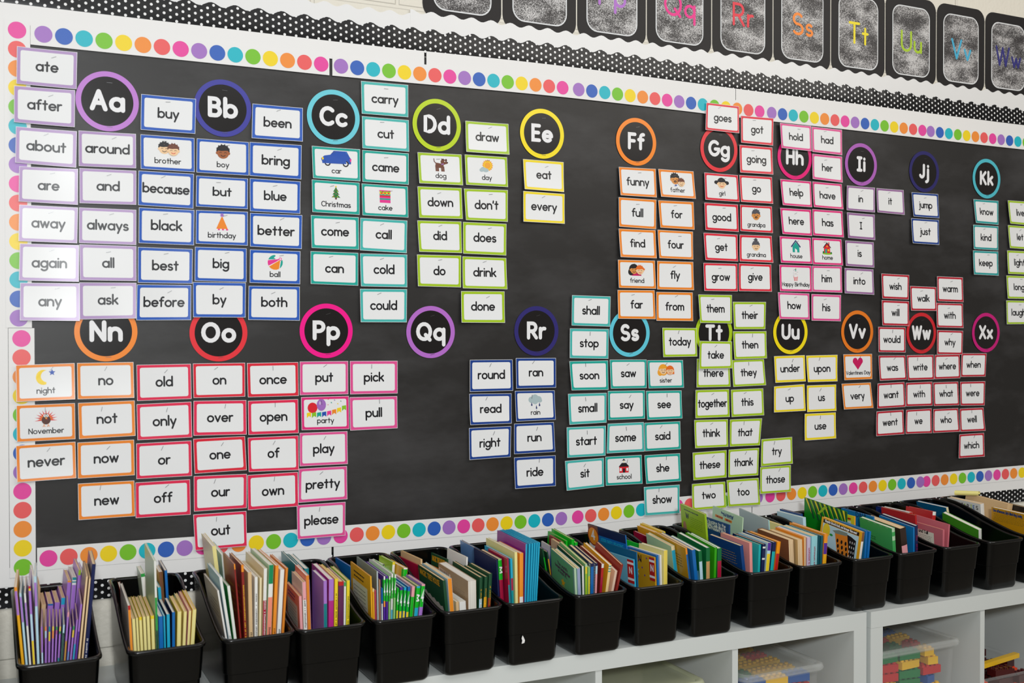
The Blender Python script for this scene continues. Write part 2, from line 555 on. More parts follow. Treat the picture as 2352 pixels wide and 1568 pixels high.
DOTC = [mat('dot_purple', (166, 116, 198), 0.4), mat('dot_blue', (46, 98, 190), 0.4), mat('dot_teal', (20, 186, 202), 0.4), mat('dot_green', (122, 198, 40), 0.4),
        mat('dot_yellow', (247, 217, 22), 0.4), mat('dot_orange', (246, 146, 54), 0.4), mat('dot_red', (240, 94, 94), 0.4), mat('dot_pink', (236, 70, 162), 0.4)]
P = 0.0378


def dot_strip(x0, n, zc, order, label, bow, y, xa, xb):
    mb = strip('dot_border', xa, xb, zc - 0.0228, zc + 0.0228, y, M_STRIP, bow)
    for i in range(n):
        x = x0 + i * P
        dz = zbow(x, bow)
        mb.poly([(x + 0.0166 * math.cos(t), y - 0.0008, zc + dz + 0.0166 * math.sin(t)) for t in [2 * math.pi * k / 32 for k in range(32)]], DOTC[order[i % 8]])
    return tag(mb.build('dot_border'), label, 'border strip', 'rainbow dot borders')


ORD = [0, 1, 2, 3, 4, 5, 6, 7]
WH = ['first', 'second', 'third', 'fourth', 'fifth', 'last']
for i, (x0, xa, xb) in enumerate([(0.5306, 0.5068, 1.1164), (1.1432, 1.1232, 1.7366), (1.7561, 1.7361, 2.3452), (2.3647, 2.3447, 2.9465), (2.966, 2.946, 3.5152)]):
    dot_strip(x0, 16 if i < 4 else 15, 2.0452, ORD, 'white border strip of rainbow dots along the top edge, %s from left' % WH[i], TOPB, -0.0036 - 0.0002 * (i % 2), xa, xb)
for i, (x0, xa, xb) in enumerate([(0.534, 0.513, 1.1199), (1.1394, 1.1194, 1.7338), (1.7533, 1.7333, 2.3425), (2.362, 2.342, 2.9352), (2.9547, 2.9347, 3.5039)]):
    dot_strip(x0, 16 if i < 4 else 15, 0.9975, ORD[::-1], 'white border strip of rainbow dots along the bottom edge, %s from left' % WH[i], BOTB, -0.0036 - 0.0002 * (i % 2), xa, xb)
for i, (x, z0, n, za, zb) in enumerate([(0.4828, 2.0472, 16, 2.0692, 1.4611), (0.4872, 1.4399, 13, 1.4604, 0.9668)]):
    mb = MB()
    mb.box((x - 0.0235, -0.0046, zb), (x + 0.0235, -0.0040, za), M_STRIP)
    for k in range(n):
        z = z0 - k * P
        mb.poly([(x + 0.0166 * math.cos(t), -0.0048, z + 0.0166 * math.sin(t)) for t in [2 * math.pi * j / 32 for j in range(32)]], DOTC[ORD[::-1][k % 8]])
    tag(mb.build('dot_border'), 'white border strip of rainbow dots down the left edge, %s piece' % ['upper', 'lower'][i], 'border strip', 'rainbow dot borders')

# ------------------------------------------------------------------ alphabet posters on the wall
M_POSTER = mat('black_poster', (26, 23, 24), 0.45, 0.3)
M_CHALKLINE = mat('chalk_outline', (226, 228, 230), 0.6)
PC = {'N': (240, 150, 40), 'O': (120, 190, 50), 'P': (178, 110, 205), 'Q': (238, 20, 140), 'R': (232, 40, 62), 'S': (252, 138, 24), 'T': (246, 226, 10), 'U': (172, 206, 24), 'V': (66, 176, 214), 'W': (44, 42, 122)}
PCN = {'N': 'orange', 'O': 'green', 'P': 'purple', 'Q': 'hot pink', 'R': 'red', 'S': 'orange', 'T': 'yellow', 'U': 'lime', 'V': 'sky blue', 'W': 'indigo'}
for i, ch in enumerate('NOPQRSTUVWX'):
    cx = 1.4435 + i * 0.2069
    zc = 2.3095
    hw, hh = 0.1015, 0.1275
    mb = MB()
    y = WALLY - 0.0012
    out = rrect(cx - hw, zc - hh, cx + hw, zc + hh, 0.034, 6)
    n = len(out)
    mb.poly([(p[0], y, p[1]) for p in out[::-1]], M_POSTER)
    mb.grid([[(p[0], y, p[1]) for p in out], [(p[0], WALLY - 0.0002, p[1]) for p in out]], M_POSTER, False, True)
    post = mb.build('alphabet_poster')
    tag(post, 'black rounded alphabet poster with %s letters %s%s, above the board' % (PCN.get(ch, 'dark'), ch, ch.lower()) if ch not in 'NOX' else
        'black rounded alphabet poster above the board, ' + {'N': 'first at the left, cropped by the frame', 'O': 'second from the left, cropped by the frame', 'X': 'last one, beyond the Ww poster'}[ch], 'poster', 'alphabet posters')
    mb = MB()
    inn = rrect(cx - 0.0755, zc - 0.105, cx + 0.0755, zc + 0.1, 0.032, 6)
    mb.poly([(p[0], y - 0.0004, p[1]) for p in inn[::-1]], M_CHALKLINE)
    mb.build('chalk_outline', post)
    mb = MB()
    inn = rrect(cx - 0.0722, zc - 0.1017, cx + 0.0722, zc + 0.0967, 0.029, 6)
    mb.poly([(p[0], y - 0.0007, p[1]) for p in inn[::-1]], M_SPECK)
    mb.build('chalk_panel', post)
    if ch in 'NO':
        continue
    mb = MB()
    pm = mat('poster_' + ch, PC.get(ch, (60, 160, 90)), 0.4)
    mb.text(text_polys(ch + ch.lower(), 0.00445, 1.7, 3.2, 0.115, 0.82), lambda p: (cx + p[0], y - 0.0011, 2.2735 + p[1]), pm)
    mb.build('lettering', post)

# ------------------------------------------------------------------ word cards
CW, CH = 0.1102, 0.0733
SK = [mat('print_skin_light', (246, 206, 160), 0.3), mat('print_skin_brown', (168, 98, 56), 0.3), mat('print_skin_tan', (224, 150, 76), 0.3)]


def pm(k):
    return mat('print_' + k, {'black': (34, 32, 36), 'brown': (112, 62, 42), 'red': (226, 32, 48), 'blue': (30, 82, 180), 'sky': (70, 204, 220), 'teal': (20, 168, 152), 'green': (40, 128, 60), 'yellow': (250, 216, 30),
                              'orange': (246, 140, 36), 'pink': (236, 58, 150), 'purple': (166, 112, 196), 'white': (244, 244, 244), 'grey': (176, 196, 200), 'lime': (140, 200, 40), 'dk': (84, 44, 34), 'amber': (246, 170, 50), 'ginger': (236, 112, 34), 'grey2': (84, 84, 92), 'dpink': (206, 20, 96), 'navy': (30, 50, 110)}[k], 0.3)


def head(cx, cy, r, skin, hair, style, smile='black'):
    s = []
    if style == 'long':
        s.append((ell(cx, cy, r * 1.35, r * 1.35), hair))
        s.append((ell(cx - r * 0.9, cy - r * 0.6, r * 0.7, r * 0.8), hair))
    if style == 'bob':
        s.append((ell(cx, cy + r * 0.1, r * 1.2, r * 1.2), hair))
        s.append(([(cx + r * 0.6, cy - r * 0.9), (cx + r * 1.25, cy - r * 0.9), (cx + r * 1.2, cy + r * 0.2), (cx + r * 0.5, cy + r * 0.2)], hair))
    if style == 'tails':
        s.append((ell(cx - r * 1.3, cy + r * 0.2, r * 0.55, r * 0.4), hair))
        s.append((ell(cx + r * 1.3, cy + r * 0.2, r * 0.55, r * 0.4), hair))
        s.append((ell(cx, cy + r * 0.2, r * 1.12, r * 1.05), hair))
    if style == 'bun':
        s.append((ell(cx, cy + r * 1.35, r * 0.5, r * 0.5), hair))
    if style in ('short', 'bun', 'must'):
        s.append((ell(cx, cy + r * 0.28, r * 1.1, r * 0.98), hair))
        for k in range(6):
            a = math.radians(20 + 28 * k)
            s.append(([(cx + r * math.cos(a - 0.2) * 0.95, cy + r * 0.3 + r * math.sin(a - 0.2) * 0.9), (cx + r * 1.22 * math.cos(a), cy + r * 0.3 + r * 1.18 * math.sin(a)), (cx + r * math.cos(a + 0.2) * 0.95, cy + r * 0.3 + r * math.sin(a + 0.2) * 0.9)], hair))
    s.append((ell(cx - r * 0.98, cy - r * 0.12, r * 0.2, r * 0.25, 10), skin))
    s.append((ell(cx + r * 0.98, cy - r * 0.12, r * 0.2, r * 0.25, 10), skin))
    s.append((ell(cx, cy - r * 0.15, r * 0.95, r * 0.9), skin))
    s.append(([(cx + r * 0.92 * math.cos(math.radians(a)), cy + r * 0.32 + r * 0.42 * math.sin(math.radians(a))) for a in range(0, 181, 20)] + [(cx - r * 0.3, cy + r * 0.22), (cx + r * 0.3, cy + r * 0.3)], hair))
    for d in (-0.38, 0.38):
        for q in ribbon(A(cx + d * r, cy - r * 0.12, r * 0.18, r * 0.12, 10, 170), r * 0.07):
            s.append((q, pm('black')))
    for q in ribbon(A(cx, cy - r * 0.42, r * 0.34, r * 0.22, 190, 350), r * 0.09):
        s.append((q, pm(smile)))
    if style == 'must':
        s.append((ell(cx, cy - r * 0.36, r * 0.32, r * 0.1, 12), pm('black')))
    return s


def star(cx, cy, r, n=5, k=0.45, a0=90):
    return [(cx + (r if i % 2 == 0 else r * k) * math.cos(math.radians(a0 + 180 * i / n)), cy + (r if i % 2 == 0 else r * k) * math.sin(math.radians(a0 + 180 * i / n))) for i in range(2 * n)]


def picture(w):
    """flat printed shapes in millimetres about the picture centre"""
    p = pm
    if w == 'car':
        s = [([(-24, -6), (-26, 0), (-20, 5), (-10, 7), (-4, 14), (18, 14), (23, 5), (26, 1), (25, -7), (-24, -8)], p('blue')),
             ([(-7, 6), (-2, 12.5), (5, 12.5), (5, 6)], p('sky')), ([(7, 6), (7, 12.5), (17, 12.5), (20, 6)], p('sky')), ([(-25, 0), (-23, 3), (-21, 0), (-23, -3)], p('yellow')), ([(23, 2), (26, 2), (25.5, -3), (23.5, -3)], p('pink'))]
        for x in (-15, 16):
            s += [(ell(x, -7, 5.2, 5.2), p('black')), (ell(x, -7, 3, 3), p('white'))]
        return s
    if w == 'Christmas':
        s = [([(-2, -14), (2, -14), (2, -9), (-2, -9)], p('brown'))]
        for z, h in ((-10, 9.5), (-4, 7.5), (2, 6)):
            s.append(([(-h, z), (h, z), (0, z + 10)], p('green')))
        for i, (x, z) in enumerate(((-4, -7), (3, -8), (0, -2), (-3, 1), (3, 3), (5, -3), (0, 6), (-6, -9))):
            s.append((ell(x, z, 0.9, 0.9, 8), p(('red', 'yellow', 'pink')[i % 3])))
        return s + [(star(0, 13, 2.6), p('yellow'))]
    if w == 'cake':
        s = []
        for i, c in enumerate(('pink', 'pink', 'teal', 'pink', 'red', 'teal', 'orange', 'dpink')):
            s.append(([(-12, -14 + i * 3.2), (12, -14 + i * 3.2), (12, -10.8 + i * 3.2), (-12, -10.8 + i * 3.2)], p(c)))
        for x in (-8, 0, 8):
            s += [(ell(x, 8, 4, 4.4), p('yellow')), (ell(x, 9.3, 3.4, 2.2), p('lime')), (ell(x, 6.4, 2, 1.6), p('red'))]
        return s + [([(-12.5, 11), (12.5, 11), (12.5, 13), (-12.5, 13)], p('pink'))]
    if w == 'dog':
        b = p('brown')
        s = [([(-12, -4), (-10, 4), (4, 2), (8, 0), (7, -7), (-8, -8)], b), (ell(8, 6, 7, 6), b), (ell(13.5, 4.5, 4.5, 2.8), b), ([(4, 10), (2, 13), (9, 13), (9, 10)], p('dk')), (ell(14, 10, 2.2, 3), p('dk')),
             (ell(11, 7.5, 1.4, 1.6, 10), p('white')), (ell(11.3, 7.4, 0.7, 0.8, 8), p('black')), (ell(17, 5, 1.5, 1.2, 10), p('black')), ([(2, 1), (8, 3), (8, 1), (3, -1)], p('purple'))]
        for x in (-10, -6, 3, 7):
            s.append(([(x - 1.8, -4), (x + 1.8, -4), (x + 2.4, -15), (x - 1.4, -15)], b))
        for q in ribbon([(-11, 3), (-14, 7), (-14.5, 12)], 1.8):
            s.append((q, b))
        return s
    if w == 'day':
        return [(star(3, 3, 13.5, 16, 0.8), p('amber')), (ell(3, 3, 9.4, 9.4), p('yellow')), (ell(3, 3, 7.4, 7.4), p('amber')), (ell(-8, -6, 6.5, 5), p('grey')), (ell(-2, -8, 7, 4.5), p('grey')), (ell(-12, -8, 5, 4), p('grey'))]
    if w == 'brother':
        return head(-7, 0, 11, SK[0], p('black'), 'short') + head(11, -3, 11, SK[0], p('brown'), 'short', 'red')
    if w == 'boy':
        return head(0, 0, 12, SK[1], p('black'), 'short')
    if w == 'girl':
        return head(0, 0, 12, SK[0], p('black'), 'tails', 'red')
    if w == 'father':
        return head(-5, 2, 12, SK[2], p('black'), 'must') + head(12, -6, 9, SK[0], p('brown'), 'short') + [([(-9, -13), (-5, -11), (-5, -15)], p('blue')), ([(-1, -13), (-5, -11), (-5, -15)], p('blue'))]
    if w == 'friend':
        return [([(-16, -14), (14, -14), (10, -6), (-12, -6)], p('dpink'))] + head(-8, 2, 11, SK[2], p('black'), 'long') + [(ell(20, 3, 4, 3), p('ginger'))] + head(9, 0, 10.5, SK[0], p('ginger'), 'short', 'red')
    if w == 'grandpa':
        return head(0, 0, 12, SK[2], p('grey2'), 'must')
    if w == 'grandma':
        return head(0, -3, 11, SK[0], p('grey2'), 'bun')
    if w == 'sister':
        return head(-7, 1, 11.5, SK[0], p('amber'), 'long') + head(14, -1, 10.5, SK[0], p('ginger'), 'bob', 'red')
    if w == 'birthday':
        s = [([(-12, -13), (12, -13), (0, 15)], p('orange')), (star(0, 16, 5, 8, 0.5), p('purple'))]
        return s + [(ell(-10 + 4 * i, -13, 2.4, 1.6, 10), p('pink' if i % 2 else 'white')) for i in range(6)]
    if w == 'ball':
        return [(ell(0, 0, 16, 16, 32), p('white')), (A(0, 0, 15.4, 15.4, 95, 160) + [(9, 7), (6, 9), (0, 14)], p('teal')), ([(-14.6, 4)] + A(0, 0, 15.4, 15.4, 168, 208) + [(8, 4.5), (9, 7.2)], p('pink')),
                (A(0, 0, 15.4, 15.4, 215, 300) + [(10, 3.5), (8, 4)], p('orange')), (A(0, 0, 15.4, 15.4, 306, 380) + [(11.5, 4)], p('teal')), (ell(10, 7, 3.2, 3.2), p('pink')), (ell(10, 7, 1.8, 1.8), p('white'))]
    if w == 'night':
        out = A(-4, 0, 14, 15, 70, 290) + A(5, 2, 14, 12.5, 255, 100)
        return [(out, p('yellow')), (star(12, 9, 6.6), p('blue'))]
    if w == 'November':
        s = []
        for i in range(11):
            a = math.radians(-5 + 19 * i)
            s.append((star(0, 0, 1, 3), p('red'))) if False else None
            s.append(([(4 * math.cos(a - 0.5), -4 + 4 * math.sin(a - 0.5)), (22 * math.cos(a), -5 + 21 * math.sin(a)), (4 * math.cos(a + 0.5), -4 + 4 * math.sin(a + 0.5))], p('red')))
        for i in range(10):
            a = math.radians(5 + 19 * i)
            s.append(([(4 * math.cos(a - 0.5), -4 + 4 * math.sin(a - 0.5)), (16 * math.cos(a), -5 + 15 * math.sin(a)), (4 * math.cos(a + 0.5), -4 + 4 * math.sin(a + 0.5))], p('orange')))
        s += [(ell(0, -5, 8.5, 9), p('dk')), (ell(0, 2, 5.5, 5.5), p('dk'))]
        for d in (-2.4, 2.4):
            s += [(ell(d, 3.4, 2.6, 2.8), p('white')), (ell(d * 0.8, 3.2, 1.1, 1.2, 10), p('black'))]
        s += [([(-2.2, 0), (2.2, 0), (0, -4)], p('amber')), ([(1, -1), (2.6, -1), (2, -6)], p('red'))]
        for d in (-4, 4):
            for q in ribbon([(d, -13), (d, -17)], 1):
                s.append((q, p('orange')))
            for q in ribbon([(d - 2.5, -18), (d, -16.5), (d + 2.5, -18)], 0.9):
                s.append((q, p('orange')))
        return s
    if w == 'party':
        s = [(ell(-29, 2, 11, 11.5), p('red')), (ell(-9, 8, 10.5, 13), p('purple')), (ell(-12, 12, 2.4, 4), mat('print_sheen', (206, 176, 222), 0.3))]
        for i, c in enumerate(('yellow', 'lime', 'teal', 'blue', 'pink', 'orange', 'yellow', 'lime')):
            x = -42 + i * 11.4
            z = -9 + 0.045 * (i - 1.5) ** 2 * 10 * (1 if i > 1 else 0.2)
            s.append(([(x, z), (x + 9.5, z + 1.5), (x + 9.5, z - 9.5), (x + 4.8, z - 6.5), (x, z - 11)], p(c)))
        for i in range(14):
            s.append((ell(6 + (i * 7.3) % 36, 8 + (i * 5.1) % 13, 0.9, 0.9, 8), p(('red', 'teal', 'purple', 'yellow', 'green')[i % 5])))
        return s
    if w == 'rain':
        s = [(ell(x, z, r, r * 0.9), p('grey')) for x, z, r in ((-9, 4, 8), (0, 8, 9), (9, 5, 8), (0, 1, 8), (13, 2, 5))]
        for x, z in ((-9, -7), (3, -14), (11, -8)):
            s.append(([(x - 0.2, z + 6), (x + 1.9, z - 1), (x + 1, z - 3), (x - 1, z - 3), (x - 1.9, z - 1)], p('navy')))
        return s
    if w == 'house':
        return [([(-16, 0), (-14, -3), (0, 13), (14, -3), (16, 0), (0, 17)], p('navy')), ([(-11, -15), (11, -15), (11, 0), (0, 12), (-11, 0)], p('teal')), ([(-3.4, -15), (3.4, -15), (3.4, -3), (-3.4, -3)], p('white'))]
    if w == 'home':
        s = [(ell(0, -14, 17, 3), p('lime')), ([(-11, -13), (10, -13), (10, 2), (0, 13), (-11, 2)], p('red')), ([(5, 6), (8.5, 6), (8.5, 15), (5, 15)], p('red')), ([(-14, 1), (-12, 0), (0, 11), (12, 0), (14, 1), (0, 15)], p('black')), ([(-7, -13), (-1, -13), (-1, -2), (-7, -2)], p('teal'))]
        return s + [([(2, -8), (7, -8), (7, -3), (2, -3)], p('yellow')), (ell(0, 4, 2, 2, 10), p('yellow')), (ell(-13, -11, 3, 3), p('green')), (ell(13, -12, 3, 2.4), p('green'))]
    if w == 'Happy_Birthday':
        s = [([(-7, -4), (7, -4), (5, -16), (-5, -16)], p('white'))]
        for i in range(4):
            s.append(([(-6.5 + 3.8 * i, -4), (-4.6 + 3.8 * i, -4), (-3.6 + 2.7 * i, -16), (-5 + 2.7 * i, -16)], p('red')))
        s += [(ell(0, 0, 9, 6), p('white')), (ell(0, 5, 7, 5.5), p('white'))]
        for i in range(22):
            s.append((ell(-7.5 + (i * 5.7) % 15, -3 + (i * 3.9) % 12, 0.55, 0.55, 6), p(('black', 'red', 'teal', 'purple')[i % 4])))
        return s + [([(-0.9, 9), (0.9, 9), (0.9, 15), (-0.9, 15)], p('teal')), ([(-1, 15), (1, 15), (0, 18.5)], p('yellow'))]
    if w == 'Valentines_Day':
        return [([(0, -17)] + A(9, 6, 9, 9, -25, 170)[0:] + A(-9, 6, 9, 9, 10, 205), p('dpink'))]
    if w == 'school':
        s = [([(-13, -15), (13, -15), (13, 0), (-13, 0)], p('red')), ([(-15, -1), (15, -1), (6, 8), (-6, 8)], p('black')), ([(-3.4, 8), (3.4, 8), (3.4, 14), (-3.4, 14)], p('white')), ([(-5, 13.5), (5, 13.5), (0, 18)], p('black')), (ell(0, 11, 1.2, 1.2, 10), p('yellow')), ([(-3, -15), (3, -15), (3, -5), (-3, -5)], p('black'))]
        for x in (-9, 9):
            s += [([(x - 2.6, -11), (x + 2.6, -11), (x + 2.6, -4), (x - 2.6, -4)], p('white'))]
        return s
    return []


COLS = {'a': 'lilac', 'b': 'blue', 'c': 'teal', 'd': 'lime', 'e': 'yellow', 'f': 'orange', 'g': 'red', 'h': 'hotpink', 'i': 'mauve', 'I': 'mauve', 'j': 'navy', 'k': 'darkteal', 'l': 'lime', 'n': 'orange', 'o': 'crimson', 'p': 'pink', 'r': 'navy', 's': 'teal', 't': 'lime', 'u': 'yellow', 'v': 'orange', 'w': 'wine'}
OVER = {'on': 'red', 'once': 'red', 'one': 'red', 'party': 'hotpink', 'hold': 'pink', 'had': 'pink', 'her': 'pink', 'him': 'pink', 'his': 'pink', 'how': 'pink', 'carry': 'aqua', 'cut': 'aqua', 'call': 'aqua', 'cold': 'aqua', 'could': 'aqua',
        'shall': 'aqua', 'stop': 'aqua', 'small': 'aqua', 'start': 'aqua', 'sit': 'aqua', 'show': 'aqua', 'some': 'aqua'}
CNAME = {'wine': 'dark red', 'navy': 'dark blue', 'darkteal': 'dark teal', 'crimson': 'red', 'hotpink': 'hot pink', 'aqua': 'light teal', 'mauve': 'purple'}
PICN = {'car': 'a blue car', 'Christmas': 'a decorated fir tree', 'cake': 'a striped cake', 'dog': 'a brown dog', 'day': 'a sun and cloud', 'brother': 'two smiling boys', 'boy': 'a smiling boy', 'girl': 'a girl in pigtails', 'father': 'a father and son',
        'friend': 'two girls hugging', 'grandpa': 'a man with moustache', 'grandma': 'a woman with bun', 'sister': 'two sisters', 'birthday': 'an orange party hat', 'ball': 'a beach ball', 'night': 'a moon and star', 'November': 'a turkey', 'party': 'balloons and bunting',
        'rain': 'a rain cloud', 'house': 'a teal house', 'home': 'a red house', 'Happy_Birthday': 'a cupcake', 'Valentines_Day': 'a heart', 'school': 'a red schoolhouse'}
HIGH = {'take': 0.0045, 'try': 0.004, 'those': 0.0045, 'them': 0.0015, 'goes': 0.0015, 'hold': 0.0015, 'by': 0.001, 'there': -0.0008, 'after': 0.001, 'night': 0.001, 'please': 0.001, 'out': 0.001, 'too': 0.001, 'two': 0.0005, 'his': .0005}
seen_with = 0


def make_card(word, q, idx):
    global seen_with
    rr = random.Random(idx * 31 + 5)
    x0, z0, x1, z1, x2, z2, x3, z3 = [v * 1e-4 for v in q]
    base = 0.0034 + HIGH.get(word, 0) + 0.0003 * (idx % 3) + (0.0024 if z0 > 2.02 or z2 < 1.03 or x0 < 0.51 else 0)
    curl, side = rr.uniform(0.0006, 0.0040), rr.uniform(0.0, 0.002)

    def at(px, pz, d):
        """px, pz: metres from the card centre; d: height above the card face"""
        u, v = px / CW + 0.5, 0.5 - pz / CH
        X = (x0 * (1 - u) + x1 * u) * (1 - v) + (x3 * (1 - u) + x2 * u) * v
        Z = (z0 * (1 - u) + z1 * u) * (1 - v) + (z3 * (1 - u) + z2 * u) * v
        return (X, -(base + curl * v * v + side * (2 * u - 1) ** 2 + d), Z)

    col = OVER.get(word, COLS[word[0]] if word not in ('Christmas', 'November', 'Happy_Birthday', 'Valentines_Day') else {'C': 'teal', 'N': 'orange', 'H': 'hotpink', 'V': 'orange'}[word[0]])
    cm = mat('card_border_' + col, PAL[col], 0.28)
    hw, hh = CW / 2, CH / 2

    def sheet(m_, ex, ez, d, r, mtl):
        zs = [-ez, -ez + r * 0.3, -ez + r, -ez * 0.5, 0, ez * 0.5, ez - r, ez - r * 0.3, ez] if r else [-ez + 2 * ez * k / 6 for k in range(7)]
        rows = []
        for z in zs:
            k = 0
            if r:
                t = abs(z) - (ez - r)
                k = r - math.sqrt(max(0, r * r - t * t)) if t > 0 else 0
            w_ = ex - k
            rows.append([at(-w_ + 2 * w_ * c / 5, z, d) for c in range(6)])
        m_.grid(rows, mtl)
        return rows

    mb = MB()
    a = sheet(mb, hw, hh, 0.0004, 0, M_SHEET)
    b = [[at(p / 5 * CW - hw, -hh + CH * k / 6, 0) for p in range(6)] for k in range(7)]
    mb.grid([r[::-1] for r in b], M_SHEET)
    for e in (0, -1):
        mb.grid([a[e], b[e]], M_SHEET, False)
        mb.grid([[r[e] for r in a], [r[e] for r in b]], M_SHEET, False)
    root = mb.build('word_card')
    shown = word.replace('_', ' ')
    lab = '%s-bordered word card reading %s' % (CNAME.get(col, col), shown)
    if word in PICN:
        lab = '%s-bordered picture card of %s reading %s' % (CNAME.get(col, col), PICN[word], shown)
    if word == 'with':
        seen_with += 1
        lab += [', just right of the Ww badge', ', directly below the write card'][seen_with - 1]
    if word == 'I':
        lab = 'purple-bordered word card reading capital I, between in and is'
    tag(root, lab, 'word card', 'laminated word wall cards')
    e1, e2 = 0.0009, rr.uniform(0.0058, 0.0067)
    mb = MB()
    sheet(mb, hw - e1, hh - e1, 0.0006, 0, cm)
    mb.build('border', root)
    mb = MB()
    sheet(mb, hw - e2, hh - e2, 0.0008, 0.0035, M_WHITE)
    mb.build('white_panel', root)
    mb = MB()
    pic = picture(word)
    if pic:
        unit, w_, base_z, mw = 0.00086, 2.2, -0.0225, 0.095
        if ' ' in shown or word == 'November':
            unit, w_ = 0.0008, 2.2
        mb.text(text_polys(shown, unit, w_, 2.8, mw), lambda p: at(p[0], p[1] + base_z, 0.0010), M_INK)
    else:
        dz = rr.uniform(-0.0015, 0.001)
        mb.text(text_polys(shown, 0.00146, 2.45, 2.75, 0.0945), lambda p: at(p[0], p[1] - 0.0092 + dz, 0.0010), M_INK)
    mb.build('lettering', root)
    if pic:
        mb = MB()
        k = {'car': 0.00135, 'party': 0.00102, 'night': 0.00102, 'friend': 0.001, 'sister': 0.00098, 'brother': 0.00102, 'November': 0.001}.get(word, 0.00108)
        for j, (pts, mtl) in enumerate(pic):
            mb.poly([at(p[0] * k, p[1] * k + 0.0102, 0.0010 + 0.00003 * j) for p in pts], mtl)
        mb.build('picture', root)
    # wire staple
    mb = MB()
    ang = math.radians(rr.uniform(0, 30) if q[5] > 14500 else rr.uniform(20, 100))
    cx, cz = rr.uniform(-0.012, 0.014), rr.uniform(0.022, 0.027)
    dx, dz = math.cos(ang) * 0.0048, math.sin(ang) * 0.0048
    nx, nz = -math.sin(ang) * 0.00028, math.cos(ang) * 0.00028
    pts = [(cx - dx - nx, cz - dz - nz), (cx + dx - nx, cz + dz - nz), (cx + dx + nx, cz + dz + nz), (cx - dx + nx, cz - dz + nz)]
    mb.poly([at(p[0], p[1], 0.0020) for p in pts], M_STAPLE)
    mb.grid([[at(p[0], p[1], 0.0020) for p in pts], [at(p[0], p[1], 0.0010) for p in pts]], M_STAPLE, False, True)
    mb.build('staple', root)


